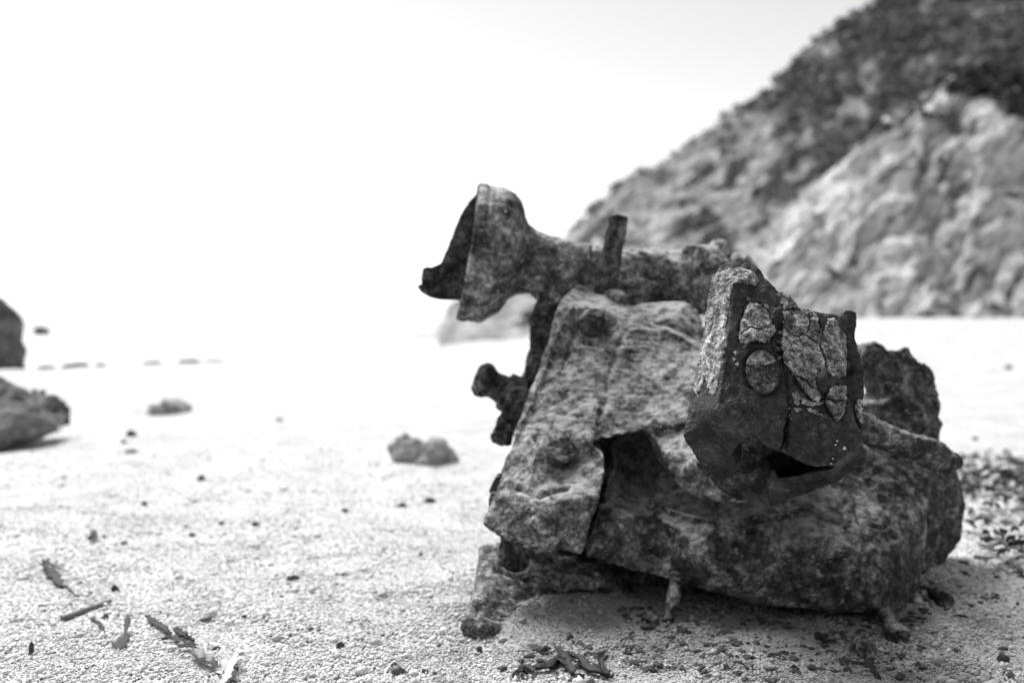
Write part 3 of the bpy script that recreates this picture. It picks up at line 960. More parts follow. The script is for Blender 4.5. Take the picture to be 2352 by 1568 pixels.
def inside(poly, x, y):
    c = False
    j = len(poly) - 1
    for i in range(len(poly)):
        xi, yi = poly[i]; xj, yj = poly[j]
        if (yi > y) != (yj > y) and x < (xj - xi) * (y - yi) / (yj - yi) + xi: c = not c
        j = i
    return c


def flake(name, poly, height, mat, step=2.2, rough=0.0012, edge=5.0, seed=0, jitter=2.2, size=0.004, strat=0.0, cracks=()):
    """a crust of rust scale lying on the bracket"""
    r = random.Random(seed)
    ol = []
    for a, b in zip(poly, poly[1:] + poly[:1]):
        L = math.hypot(b[0] - a[0], b[1] - a[1]); n = max(1, int(L / 3.0))
        for k in range(n):
            t = k / n
            ol.append((a[0] + (b[0] - a[0]) * t + r.uniform(-1, 1) * jitter * (k > 0), a[1] + (b[1] - a[1]) * t + r.uniform(-1, 1) * jitter * (k > 0)))
    xs = [p[0] for p in ol]; ys = [p[1] for p in ol]
    pts = list(ol)
    opl = np.array(ol + ol[:1])
    y = min(ys)
    cand = []
    while y < max(ys):
        x = min(xs)
        while x < max(xs):
            px, py = x + r.uniform(-.4, .4) * step, y + r.uniform(-.4, .4) * step
            if inside(ol, px, py): cand.append((px, py))
            x += step
        y += step
    if cand:
        ca = np.array(cand)
        de = dist_poly(ca, [tuple(p) for p in opl])
        pts += [tuple(c) for c, dd in zip(cand, de) if dd > 1.2]
    co = [Vector(p) for p in pts]
    res = delaunay_2d_cdt(co, [], [list(range(len(ol)))], 1, 1e-4)
    vs, fs = res[0], res[2]
    xy = np.array([v[:] for v in vs])
    de = dist_poly(xy, [tuple(p) for p in opl])
    front, back = [], []
    base = []
    for (x, y) in xy:
        d, _ = surf(b_bvh, x, y, None)
        base.append(np.nan if d is None else d)
    base = np.array(base)
    good = ~np.isnan(base) & (base < 1.12)
    if not good.all():
        for i in np.nonzero(~good)[0]:
            k = np.argmin(np.where(good, np.hypot(xy[:, 0] - xy[i, 0], xy[:, 1] - xy[i, 1]), 1e9))
            base[i] = base[k]
    Pb = np.array([P(x, y, d) for (x, y), d in zip(xy, base)])
    hgt = height * (0.2 + 0.8 * np.sqrt(np.clip(de / edge, 0, 1)))
    hgt = hgt + rough * np.clip(de / 3, 0.2, 1) * (fbm(Pb, size, 3, seed) + 0.7 * fbm(Pb, size * 4, 2, seed + 5))
    if strat: hgt = hgt + strat * np.abs(pnoise(Pb / np.array([0.012, 0.012, 0.0022]), seed + 9))
    hgt = hgt * (0.75 + 0.9 * np.clip(fbm(Pb, 0.022, 2, seed + 31) + 0.25, -0.3, 0.8))
    for pl, w in cracks:
        jt = 3.0 * np.stack([pnoise(Pb / 0.005, 3), pnoise(Pb / 0.005, 4)], axis=-1)
        hgt = hgt * (1 - 0.6 * np.exp(-(dist_poly(xy + jt, pl) / w) ** 4))
    Fv = np.array([P(x, y, d - h) for (x, y), d, h in zip(xy, base, hgt)])
    Bv = np.array([P(x, y, d + 0.005) for (x, y), d in zip(xy, base)])
    m = len(vs)
    FC = [tuple(f) for f in fs] + [tuple(i + m for i in reversed(f)) for f in fs]
    ed = set()
    for f in fs:
        for a, b in zip(f, list(f[1:]) + [f[0]]): ed.add((a, b))
    for (a, b) in list(ed):
        if (b, a) not in ed: FC.append((b, a, a + m, b + m))
    V, FC = fix_normals(np.concatenate([Fv, Bv]), FC)
    return mesh_obj(name, V, FC, mat, bracket, smooth=False)


fl = flake("crust", c2([(445, 265), (540, 215), (640, 185), (760, 180), (850, 212), (920, 275), (925, 340), (870, 372), (760, 338), (675, 342), (645, 440), (605, 640), (575, 850), (605, 930), (575, 1040), (525, 1290), (480, 1500), (440, 1530), (400, 1440), (370, 1330), (330, 1420), (290, 1535), (235, 1450), (275, 1230), (330, 1000), (365, 770), (395, 500), (425, 330)]),
      0.0035, M_GRIT, 2.0, 0.0018, 7, 3, size=0.0035)
fl["label"] = "pale gritty crust down the left edge of the bracket"
flake("crust", crust_heart, 0.0095, M_CRUST, 1.7, 0.0022, 3, 4, cracks=[(c2([(740, 870), (850, 800), (930, 830), (1060, 780)]), 1.6)])
flake("crust", crust_main,
      0.0085, M_CRUST, 1.8, 0.0024, 3, 5, strat=0.0018, cracks=[(c2([(1240, 1260), (1330, 1330), (1420, 1350), (1480, 1420), (1560, 1470)]), 2.0), (c2([(1600, 880), (1570, 1000), (1620, 1120), (1640, 1270)]), 1.8), (c2([(1180, 800), (1300, 900), (1420, 880), (1540, 980)]), 1.4), (c2([(1450, 630), (1470, 760), (1420, 880)]), 1.4)])
flake("crust", crust_low, 0.0085, M_CRUST, 1.8, 0.0024, 3, 6, strat=0.0018, cracks=[(c1([(1700, 80), (1800, 120), (1920, 100)]), 1.5)])
flake("crust", c1([(1340, 40), (1385, 18), (1432, 30), (1440, 140), (1415, 165), (1375, 140)]), 0.004, M_CRUST, 2, 0.001, 5, 7)
flake("crust", c1([(1440, 60), (1500, 90), (1590, 125), (1700, 110), (1690, 140), (1560, 165), (1500, 165), (1460, 150)]), 0.003, M_CRUST, 2, 0.001, 5, 8)
flake("crust", c1([(1500, 175), (1590, 205), (1680, 255), (1720, 260), (1765, 320), (1700, 290), (1600, 245), (1520, 215)]), 0.003, M_CRUST, 2, 0.001, 5, 9)
flake("crust", c1([(1370, 190), (1440, 185), (1470, 215), (1400, 225)]), 0.0025, M_CRUST, 2, 0.001, 5, 10)
flake("crust", c2([(1112, 462), (1150, 430), (1250, 462), (1300, 530), (1340, 588), (1270, 615), (1200, 626), (1165, 570), (1150, 500)]), 0.0045, M_CRUST, 2, 0.0012, 5, 11)
flake("crust", c1([(2030, 105), (2065, 90), (2092, 100), (2100, 340), (2080, 370), (2030, 270), (2010, 220)]), 0.004, M_CRUST, 2, 0.001, 5, 12)
flake("crust", c2([(980, 560), (1020, 570), (1040, 610), (1010, 620), (985, 590)]), 0.003, M_CRUST, 1.8, 0.001, 4, 13)
for k, pl in enumerate(([(650, 1060), (690, 1040), (725, 1060), (720, 1090), (680, 1100)], [(650, 1120), (690, 1130), (695, 1160), (665, 1165)], [(680, 1180), (715, 1165), (725, 1195), (705, 1220), (680, 1200)],
                        [(1070, 960), (1110, 970), (1105, 1010), (1075, 1000)], [(1120, 930), (1160, 945), (1150, 985), (1125, 975)], [(1095, 1010), (1150, 1010), (1150, 1055), (1105, 1060)], [(1120, 1100), (1160, 1110), (1150, 1150), (1125, 1140)])):
    flake("crust_chip", c2(pl), 0.0035, M_CRUST, 1.6, 0.0008, 4, 20 + k, jitter=1.0)

rc = random.Random(3)
for k in range(34):
    pl = rc.choice(crust_polys)
    i = rc.randrange(len(pl)); a, b = pl[i], pl[(i + 1) % len(pl)]
    t = rc.random()
    x, y = a[0] + (b[0] - a[0]) * t + rc.uniform(-7, 7), a[1] + (b[1] - a[1]) * t + rc.uniform(-7, 7)
    if any(inside(p, x, y) for p in crust_polys) or np.hypot(x - plug_c[0], (y - plug_c[1]) * .8) < 46: continue
    R = rc.uniform(2.2, 6.5); m_ = rc.randrange(5, 8)
    flake("crust_chip", [(x + R * rc.uniform(0.6, 1.2) * math.cos(6.283 * q / m_), y + R * rc.uniform(0.6, 1.2) * math.sin(6.283 * q / m_)) for q in range(m_)], rc.uniform(0.002, 0.0045), M_CRUST, 1.6, 0.001, 3, 100 + k, jitter=0.8)
gp = []
for (x, y, rr_) in [(1900, 605, 7), (1825, 530, 4), (1810, 570, 4), (1780, 715, 3), (1760, 765, 2.5), (1325, 190, 3), (1330, 265, 2.5), (455, 775, 2.5), (515, 890, 2), (385, 620, 2), (1425, 573, 1.5), (1223, 327, 1.5), (1215, 270, 1.5), (1345, 295, 1.8)]:
    x, y = c1([(x, y)])[0]
    d_, _ = surf(b_bvh, x, y, None)
    if d_ and d_ < 1.12:
        rad = rr_ * 0.62 / F
        v_, f_ = blob(P(x, y, d_), (rad * rc.uniform(.8, 1.2), rad, rad * rc.uniform(.8, 1.2)), 1)
        gp.append((v_, f_))
for (x, y, rr_, hh) in ((1894, 876, 23, 0.9), (1893, 990, 17, 0.8), (1788, 728, 20, 0.7), (1944, 838, 9, 0.9), (1948, 930, 6, 1.0)):
    d_, n_ = surf(b_bvh, x, y, 1.03)
    if d_ > 1.12: continue
    rad = rr_ * d_ / F
    v_, f_ = blob((0, 0, 0), (rad, rad * hh, rad * 1.15), 3)
    v_ = v_ * (1 + 0.10 * fbm(v_ + [x, y, 0], 0.006, 2, 7))[:, None] + P(x, y, d_ + rad * 0.25)
    mesh_obj("rivet", v_, f_, M_IRON, bracket)
M_SHELLGRIT = plain_mat("pale_grit", 0.6, 0.6, 400, 0.2)
tag(mesh_obj("grit", *join(*gp), M_SHELLGRIT, bracket, smooth=False), kind="stuff")

# plug set into the round hole
pl_out = []
for k in range(48):
    an = 2 * math.pi * k / 48
    u, v = 0.93 * plug_a * math.cos(an), 0.93 * plug_b * math.sin(an)
    pl_out.append((plug_c[0] + u * math.cos(plug_t) - v * math.sin(plug_t), plug_c[1] + u * math.sin(plug_t) + v * math.cos(plug_t)))
M_PLUG = rust_mat("plug_metal", 0.03, 0.06, 0.13, s1=70, s2=400)
pg = flake("plug", pl_out, 0.0030, M_PLUG, 1.8, 0.0012, 6, 40, jitter=0.3)
pg["label"] = "oval plug set in the bracket face"
capy = plug_c[1] - 16
cap = [p for p in pl_out if p[1] < capy]
cap.sort(key=lambda p: p[0])
cap = [(p[0] + 0.0, p[1] - 0.5) for p in cap] + [(cap[-1][0] - 25, capy + 1), (cap[0][0] + 20, capy + 2)]
fc = flake("crust_cap", cap, 0.0058, M_CRUST, 1.8, 0.0008, 3, 41, jitter=0.4)

# ------------------------------------------------------------------ stones
def stone(name, parts, mat, voxel, amp, label, cat, group=None, base=None, seed=1):
    V, FC, E = voxelize(parts, voxel, 3)
    N = normals(V, FC)
    h = np.zeros(len(V))
    for k, (s, a) in enumerate(amp): h += a * fbm(V, s, 3, seed * 31 + k)
    V = V + N * h[:, None]
    o = mesh_obj(name, V, FC, mat, None, origin=base if base is not None else V.mean(axis=0) * [1, 1, 0] + [0, 0, V[:, 2].min()])
    return tag(o, label, cat, group)


M_ROCK_D = rock_mat("dark_rock", 0.05, 0.10, 0.2, 6, 0.6, 0.03)
M_ROCK_M = rock_mat("mid_rock", 0.16, 0.34, 0.48, 14, 0.6, 0.02)
stone("beach_rock", [relief([(-200, 900, 3.3), (-90, 872, 3.4), (-20, 868, 3.4), (50, 888, 3.4), (110, 925, 3.35), (178, 966, 3.3), (150, 988, 3.2), (80, 1008, 3.1), (0, 1030, 3.02), (-90, 1035, 3.0), (-200, 1000, 3.1)],
                            [(0, 940, 3.16), (80, 960, 3.16), (-80, 940, 3.15), (40, 985, 3.06), (-40, 1000, 3.03)], thick=0.22, taper=0.55)], M_ROCK_D, 0.012, ((0.25, 0.05), (0.07, 0.025), (0.03, 0.01)),
      "dark rough low rock at the left edge with a pale top", "rock", seed=2)
stone("sea_stack", [relief([(-260, 600, 9.8), (-120, 640, 9.8), (-40, 665, 9.7), (6, 684, 9.6), (34, 706, 9.6), (51, 737, 9.6), (36, 752, 9.6), (33, 792, 9.6), (46, 842, 9.5), (60, 880, 9.4), (-60, 885, 9.3), (-260, 890, 9.3)],
                           [(-40, 760, 9.4), (10, 760, 9.45), (0, 820, 9.35)], thick=0.5, taper=0.45)], M_ROCK_D, 0.022, ((0.5, 0.05), (0.15, 0.03)),
      "tall dark rock stack with a beak-like overhang at the left edge", "rock", seed=3)
stone("tidal_rock", [relief([(70, 800, 300), (76, 754, 300), (86, 748, 300), (100, 752, 300), (107, 766, 300), (110, 800, 300)], thick=4)], M_ROCK_D, 0.25, ((2, 0.3),),
      "tiny dark rock out in the sea right of the left stack", "rock", seed=4)
stone("tidal_rock", [relief([(811, 790, 220), (814, 775, 220), (820, 772, 220), (828, 775, 220), (831, 790, 220)], thick=2)], M_ROCK_M, 0.2, ((1, 0.15),),
      "faint flat grey rock in the sea left of the headland", "rock", seed=5)


def low_stone(x, y, wpx, hpx, mat, label, name="stone", seed=0, group=None, cat="stone", depth=0.8, amp=1.0, n=1):
    c = G(x, y)
    d = float((c - CAM) @ FWD)
    w, h = wpx / 2 * d / F, hpx * d / F
    parts = [blob(c + np.array([0, w * depth * 0.6, h * 0.16]), (w, w * depth, h * 0.80), 4 if w > 0.03 else 3)]
    V, FC = parts[0]
    s = max(w, h)
    dirv = V - V.mean(axis=0)
    V = V + dirv * (0.6 * amp * fbm(V, s * 0.8, 3, seed, 0.6))[:, None]
    o = mesh_obj(name, V, FC, mat, None, origin=c)
    return tag(o, label, cat, group)


for i, (x, y, w, h, m, lab) in enumerate([
    (932, 1058, 78, 58, M_ROCK_M, "pale half of the twin grey stones in mid beach"),
    (994, 1066, 92, 58, M_ROCK_M, "darker right one of the twin grey stones in mid beach"),
    (386, 950, 84, 34, M_ROCK_M, "flat blurred grey stone alone on the left sand"),
    (2318, 848, 14, 10, M_PEBBLE, "small dark pebble on the far right sand")]):
    low_stone(x, y, w, h, m, lab, seed=60 + i, name="stone" if w > 30 else "pebble", cat="stone" if w > 30 else "pebble")

peb = [(640, 966, 16, 7), (298, 1002, 26, 14), (284, 1017, 12, 8), (461, 1103, 20, 12), (986, 1154, 26, 12), (924, 1164, 24, 9), (793, 1176, 14, 8), (330, 1160, 14, 9), (240, 1420, 16, 10),
       (71, 1502, 14, 26), (300, 1040, 30, 8), (440, 1232, 16, 9), (262, 1358, 20, 12), (1512, 1535, 22, 12), (1250, 1500, 20, 16), (2305, 1520, 26, 20), (1310, 1470, 16, 18), (1452, 1460, 12, 10), (1100, 1498, 18, 14), (1155, 1540, 22, 10),
       (1740, 1480, 16, 10), (1620, 1548, 20, 10), (2110, 1530, 14, 9), (2242, 1012, 14, 10), (560, 1420, 12, 10), (760, 1502, 14, 8), (880, 1465, 12, 9), (905, 1530, 16, 9), (975, 1545, 14, 9)]
for i, (x, y, w, h) in enumerate(peb):
    low_stone(x, y, w, h, M_PEBBLE, "small dark bit of pebble or debris on the sand", name="pebble", seed=90 + i, group="small dark bits scattered on the sand", cat="pebble")

# rusty lumps by the machine
low_stone(1985, 1508, 62, 56, M_RUST_SAND, "grey chunky scrap below the right end of the wreck", "scrap_lump", 131, cat="scrap", amp=1.3)
low_stone(2165, 1388, 50, 44, M_RUST_DARK, "dark rusty scrap lump right of the wreck", "scrap_lump", 132, cat="scrap", amp=1.5)
low_stone(1900, 1478, 46, 26, M_RUST_DARK, "flat dark rusty scrap in the shade under the wreck", "scrap_lump", 133, cat="scrap", amp=1.3)
low_stone(1495, 1432, 34, 22, M_RUST_DARK, "small dark scrap beside the thin stud", "scrap_lump", 134, cat="scrap", amp=1.3)


# ------------------------------------------------------------------ strips: twigs, weed, leaves
def ribbon(name, pts, mat, label, cat, group=None, thick=0.0009, lift=0.002, curl=0.0, arch=0.0, seed=0):
    """pts: (x, y, width) along the strip as it lies on the sand"""
    C = []
    for a, b in zip(pts[:-1], pts[1:]):
        for k in range(6):
            t = k / 6
            C.append([a[i] + (b[i] - a[i]) * t for i in range(3)])
    C.append(list(pts[-1]))
    n = len(C)
    W = np.array([G(c[0], c[1]) for c in C])
    V, FC = [], []
    for i in range(n):
        t = W[min(i + 1, n - 1)] - W[max(i - 1, 0)]
        t[2] = 0; t /= np.linalg.norm(t) + 1e-9
        s = np.array([t[1], -t[0], 0])
        d = float((W[i] - CAM) @ FWD)
        hw = C[i][2] / 2 * d / F
        z = lift + arch * math.sin(math.pi * i / (n - 1)) + 0.002 * pnoise(W[i:i + 1] / 0.02, seed)[0]
        for j, u in enumerate((-1, -0.5, 0, 0.5, 1)):
            wob = max(0.15, 1 + 1.3 * pnoise(W[i:i + 1] / 0.006 + u, seed)[0])
            V.append(W[i] + s * hw * u * wob + np.array([0, 0, z + curl * u * u]))
    for i in range(n - 1):
        for j in range(4):
            FC.append((i * 5 + j, i * 5 + j + 1, (i + 1) * 5 + j + 1, (i + 1) * 5 + j))
    V = np.array(V)
    m = len(V)
    Vb = V - np.array([0, 0, thick])
    rim = [i * 5 for i in range(n)] + [(n - 1) * 5 + j for j in range(1, 5)] + [i * 5 + 4 for i in range(n - 2, -1, -1)] + [j for j in range(3, 0, -1)]
    FC2 = FC + [tuple(k + m for k in reversed(f)) for f in FC] + [(a, b, b + m, a + m) for a, b in zip(rim, rim[1:] + rim[:1])]
    V, FC2 = fix_normals(np.concatenate([V, Vb]), FC2)
    o = mesh_obj(name, V, FC2, mat, None, origin=W[n // 2])
    return tag(o, label, cat, group)


def twig(pts, rpx, mat, label, name="twig", seed=0, lift=0.4):
    W = []
    for a, b in zip(pts[:-1], pts[1:]):
        for k in range(5):
            W.append(G(a[0] + (b[0] - a[0]) * k / 5, a[1] + (b[1] - a[1]) * k / 5))
    W.append(G(*pts[-1]))
    d = float((W[0] - CAM) @ FWD)
    r = rpx * d / F
    R = [r * (0.8 + 0.5 * random.random()) for _ in W]
    V, FC = tube([w + np.array([0, 0, r * lift]) for w in W], R, 10)
    o = mesh_obj(name, V, FC, mat, None, origin=W[len(W) // 2])
    return tag(o, label, "twig")


ribbon("seaweed", [(104, 1290, 12), (112, 1310, 24), (126, 1335, 24), (138, 1352, 12)], M_WEED, "dark wide strip of dried seaweed at lower left", "seaweed", curl=0.003, lift=0.004, seed=1)
twig([(140, 1352), (150, 1348), (165, 1360), (178, 1370)], 3.5, M_WEED, "thin dark twig trailing from the wide seaweed strip", seed=2)
twig([(144, 1426), (200, 1404), (252, 1384)], 7.5, M_WOOD, "straight grey driftwood stick at lower left", "driftwood_stick", 3)
ribbon("seaweed", [(206, 1249, 7), (216, 1240, 12), (215, 1225, 9)], M_WEED, "small dark seaweed curl above the driftwood stick", "seaweed", curl=0.004, lift=0.006, seed=4)
ribbon("seaweed", [(210, 1424, 5), (224, 1432, 10), (236, 1448, 9), (240, 1464, 5)], M_WEED, "bent dark seaweed shred just under the driftwood stick", "seaweed", lift=0.004, seed=5)
ribbon("seaweed", [(294, 1416, 6), (293, 1438, 12), (288, 1458, 10), (294, 1478, 8)], M_WEED, "upright dark seaweed shred beside a rounded pebble", "seaweed", lift=0.004, seed=6)
low_stone(272, 1490, 34, 34, M_ROCK_M, "rounded grey pebble touching a dark seaweed shred", "pebble", 140, cat="pebble")
ribbon("seaweed", [(336, 1420, 8), (352, 1436, 14), (376, 1450, 14), (392, 1464, 10)], M_WEED, "ragged upper arm of the forked dark seaweed", "seaweed", curl=0.002, lift=0.004, seed=7)
ribbon("seaweed", [(400, 1452, 8), (416, 1466, 20), (430, 1476, 18), (446, 1484, 6)], M_WEED, "pointed right arm of the forked dark seaweed", "seaweed", curl=0.003, lift=0.005, seed=8)
ribbon("seaweed", [(372, 1476, 8), (396, 1472, 16), (416, 1484, 12)], M_WEED, "short lower arm of the forked dark seaweed", "seaweed", curl=0.002, lift=0.004, seed=9)
ribbon("dry_leaf", [(408, 1494, 16), (432, 1492, 22), (448, 1496, 12)], M_LEAF_GREY, "small pale grey leaf under the forked seaweed", "leaf", curl=0.004, lift=0.005, seed=10)
ribbon("dry_leaf", [(438, 1512, 12), (462, 1526, 36), (486, 1536, 22), (498, 1542, 8)], M_LEAF_GREY, "folded grey dead leaf near the bottom edge", "leaf", curl=0.006, lift=0.006, seed=11)
ribbon("seaweed", [(408, 1506, 6), (440, 1504, 9), (460, 1512, 7)], M_WEED, "dark shred lying on the folded grey leaf", "seaweed", lift=0.011, seed=12)
ribbon("dry_leaf", [(540, 1512, 8), (530, 1540, 30), (516, 1575, 34), (500, 1600, 18)], M_LEAF_PALE, "bright bleached leaf cut by the bottom edge", "leaf", curl=0.004, lift=0.008, seed=13)
ribbon("seaweed", [(1225, 1545, 14), (1262, 1540, 28), (1300, 1512, 18), (1330, 1520, 18), (1352, 1548, 22), (1400, 1560, 16)], M_WEED, "tangled dark seaweed clump at bottom centre", "seaweed", curl=0.004, lift=0.004, seed=14)
ribbon("seaweed", [(1280, 1500, 12), (1300, 1528, 24), (1312, 1556, 18)], M_WEED, "short dark weed crossing the bottom tangle", "seaweed", curl=0.003, lift=0.006, seed=15)
ribbon("seaweed", [(1390, 1505, 8), (1376, 1522, 14), (1384, 1545, 10)], M_WEED, "small dark weed right of the bottom tangle", "seaweed", curl=0.003, lift=0.004, seed=16)
ribbon("seaweed", [(1180, 1565, 12), (1205, 1540, 20), (1225, 1552, 10)], M_WEED, "small dark weed left of the bottom tangle", "seaweed", curl=0.003, lift=0.004, seed=17)
twig([(1930, 1520), (2000, 1530), (2018, 1560)], 6, M_WEED, "dark twig below the grey chunky scrap", seed=18)
def crest(x):
    D = float(np.interp(x, [0, 500, 750, 1000], [10.2, 11.6, 15.5, 21])) * 0.99
    k = (x - 1176.0) / F
    Y = D / math.hypot(1, k); X = Y * k
    return np.array([X, Y, float(ground_z(np.array([X]), np.array([Y]))[0]) + 0.01])


# far wrack line on the crest of the beach
for i, (x0, y0, x1, y1, w, lab) in enumerate([(82, 850, 130, 848, 4, "shortest dark weed streak nearest the left stack"), (140, 852, 205, 850, 6, "thick dark weed streak on the left beach crest"), (216, 849, 246, 848, 4, "small faint weed streak on the beach crest"),
                                         (324, 842, 372, 840, 4, "pale grey weed streak in the gap of the beach crest"), (408, 838, 460, 835, 5, "darkest long weed streak at the end of the crest"), (465, 834, 516, 829, 3, "thin tapering weed streak at the crest's right end")]):
    a, b = crest(x0), crest(x1)
    L = np.linalg.norm(b - a)
    V, FC = tube([a + (b - a) * t + np.array([0, 0, 0.01]) for t in np.linspace(0, 1, 14)], [max(0.006, w * 8 / F * (0.6 + 0.9 * abs(math.sin(k * 1.7 + i))) * math.sin(math.pi * (k + 0.5) / 14) ** 0.4) for k in range(14)], 8)
    tag(mesh_obj("seaweed", V, FC, M_WEED, None, origin=(a + b) / 2), lab, "seaweed", "weed streaks along the beach crest")

# right side: heap of dry leaves over dark weed
ribbon("dry_leaf", [(2190, 1075, 10), (2194, 1098, 16), (2204, 1124, 18), (2216, 1132, 14), (2228, 1118, 16), (2240, 1106, 10)], M_LEAF_PALE, "bright bent leaf hugging the wreck's right end", "leaf", lift=0.012, curl=0.004, seed=21)
ribbon("dry_leaf", [(2238, 1304, 10), (2262, 1308, 24), (2295, 1296, 26), (2325, 1276, 24), (2345, 1270, 16)], M_LEAF_PALE, "long pale curved leaf strip at the right edge", "leaf", lift=0.014, curl=0.005, seed=22)
rr = random.Random(5)
nleaf = 0
while nleaf < 140:
    x = rr.uniform(2200, 2420); y = rr.uniform(1090, 1340)
    if x < 2215 + max(0, (1180 - y)) * 0.2 or y > 1200 + (x - 2200) * 1.1: continue
    L = rr.uniform(16, 46); an = rr.uniform(0, 6.28); w = rr.uniform(8, 18)
    dx, dy = L * math.cos(an), L * math.sin(an) * 0.55
    bend = rr.uniform(-8, 8)
    dk = rr.random() < 0.38
    ribbon("dry_leaf" if not dk else "seaweed", [(x - dx / 2, y - dy / 2, w * 0.4), (x + bend, y + bend * .5, w), (x + dx / 2, y + dy / 2, w * 0.4)], M_WEED if dk else (M_LEAF_PALE if rr.random() < 0.6 else M_LEAF_GREY),
           "dark shred of weed in the leaf heap at right" if dk else "crisp curled dead leaf in the heap at right", "seaweed" if dk else "leaf",
           "dark weed shreds in the right heap" if dk else "dead leaves in the right heap", lift=rr.uniform(0.003, 0.026), curl=rr.uniform(-0.004, 0.008), arch=rr.uniform(0, 0.01), seed=30 + nleaf)
    nleaf += 1


def build_wrack():
    # matted dark weed at the back of the heap: many short strands, nobody could count them
    V, FC, n = [], [], 0
    for i in range(420):
        x = rng.uniform(2195, 2520); y = rng.uniform(1055, 1150) + max(0, (x - 2300)) * 0.25
        p = G(x, y, rng.uniform(0, 0.03))
        an = rng.random() * 6.28; L = rng.uniform(0.01, 0.035)
        dv = np.array([math.cos(an), math.sin(an), rng.uniform(-0.3, 0.5)]) * L
        mid = p + dv * 0.5 + np.array([0, 0, rng.uniform(0, 0.008)])
        v, f = tube([p, mid, p + dv], [0.0022, 0.003, 0.0012], 5)
        V.append(v); FC += [tuple(k + n for k in q) for q in f]; n += len(v)
    o = mesh_obj("beach_wrack", np.concatenate(V), FC, M_WEED)
    tag(o, "matted dark weed behind the leaf heap at right", "seaweed", None, "stuff")


build_wrack()

# ------------------------------------------------------------------ hills
def terrain(name, cols, nx, ny, mat, amp, label, seed=1, back=1.0, stretch=(1, 1, 1), power=1.0, ridge=0.0, streak=None):
    cols = np.array(cols, dtype=float)   # x, y_base, d_base, y_top, d_top
    xs = np.linspace(cols[0, 0], cols[-1, 0], nx)
    yb, db, yt, dt = [np.interp(xs, cols[:, 0], cols[:, k]) for k in (1, 2, 3, 4)]
    V = []
    us = np.linspace(0, 1, ny)
    for u in us:
        y = yb + (yt - yb) * u
        d = db + (dt - db) * u ** power
        V.append(np.stack([P(x, yy, dd) for x, yy, dd in zip(xs, y, d)]))
    V = np.array(V)
    H = V[-1, :, 2] - V[0, :, 2]
    backr = []
    for k in range(1, 9):
        b = V[-1].copy()
        b[:, 1] += back * k * k * 0.12 * np.maximum(H, 1)
        b[:, 2] -= H * (k / 8.0) ** 1.6 + 0.0
        backr.append(b)
    V = np.concatenate([V, np.array(backr)])
    R = V.shape[0]
    Vf = V.reshape(-1, 3)
    i = np.arange(R - 1)[:, None] * nx; j = np.arange(nx - 1)[None, :]
    Q = np.stack([i + j, i + j + 1, i + nx + j + 1, i + nx + j], axis=-1).reshape(-1, 4)
    FC = Q.tolist()
    N = normals(Vf, FC)
    h = np.zeros(len(Vf))
    st = np.asarray(stretch)
    if streak is not None:      # bedding planes dipping across the face
        Wv = np.stack([(Vf[:, 0] * math.cos(streak) + Vf[:, 2] * math.sin(streak)) * 0.33, Vf[:, 1] * 0.7, -Vf[:, 0] * math.sin(streak) + Vf[:, 2] * math.cos(streak)], axis=-1)
    else:
        Wv = Vf * st
    for k, (s, a) in enumerate(amp): h += a * fbm(Wv, s, 4, seed * 51 + k)
    if ridge: h -= 0.55 * ridge * smooth01((ridged(Wv, amp[0][0] * 0.5, 3, seed + 91) - 1.0) * 3)
    if ridge: h += ridge * ridged(Wv, amp[0][0] * 0.8, 4, seed + 77)
    Vf = Vf + N * h[:, None]
    o = mesh_obj(name, Vf, FC, mat)
    tag(o, label, None, None, "structure")
    return Vf, N, FC


def hill_mat():
    m, nt, b = new_mat("scrub_hillside")
    tc = nt.nodes.new("ShaderNodeTexCoord")
    big = noise_tex(nt, 0.5, 6, 0.66, vec=tc.outputs["Object"], dist=0.3)
    fine = noise_tex(nt, 1.1, 5, 0.6, vec=tc.outputs["Object"])
    c = ramp(nt, big, [(0.36, 0.08), (0.5, 0.15), (0.64, 0.27)])
    sx = nt.nodes.new("ShaderNodeSeparateXYZ"); nt.links.new(tc.outputs["Object"], sx.inputs[0])
    mr = nt.nodes.new("ShaderNodeMapRange"); mr.inputs[1].default_value = 8; mr.inputs[2].default_value = 36
    nt.links.new(sx.outputs[0], mr.inputs[0])
    hazed = ramp(nt, big, [(0.36, 0.15), (0.5, 0.26), (0.64, 0.42)])     # paler sea end: distance haze put into the ground colour
    c = mixc(nt, mr.outputs[0], hazed, c)
    c2 = ramp(nt, fine, [(0.35, 0.55), (0.5, 1.0), (0.65, 1.5)])
    nt.links.new(mixc(nt, 1.0, c, c2, 'MULTIPLY'), b.inputs["Base Color"])
    b.inputs["Roughness"].default_value = 0.95
    b.inputs["Specular IOR Level"].default_value = 0.1
    bump(nt, b, fine, 0.6, 0.4)
    return m


M_HILL = hill_mat()
ridge_xy = [(1150, 665), (1290, 540), (1350, 490), (1390, 455), (1440, 405), (1500, 385), (1560, 350), (1610, 310), (1660, 285), (1700, 250), (1730, 230), (1800, 170), (1850, 120), (1900, 70), (1960, 35), (2010, 5), (2080, -45), (2200, -120), (2352, -200), (2600, -310), (3000, -430)]
rx, ry = zip(*ridge_xy)
hill_cols = [(x, 800, np.interp(x, [1150, 1600, 2352, 3000], [95, 75, 52, 48]), np.interp(x, rx, ry) + 6, np.interp(x, [1150, 1600, 2000, 3000], [112, 112, 104, 95])) for x in np.linspace(1150, 5000, 110)]
hV, hN, hF = terrain("hill", hill_cols, 520, 150, M_HILL, ((14, 0.7), (5, 0.4), (1.6, 0.35)), "steep scrub covered coastal hillside", seed=2)

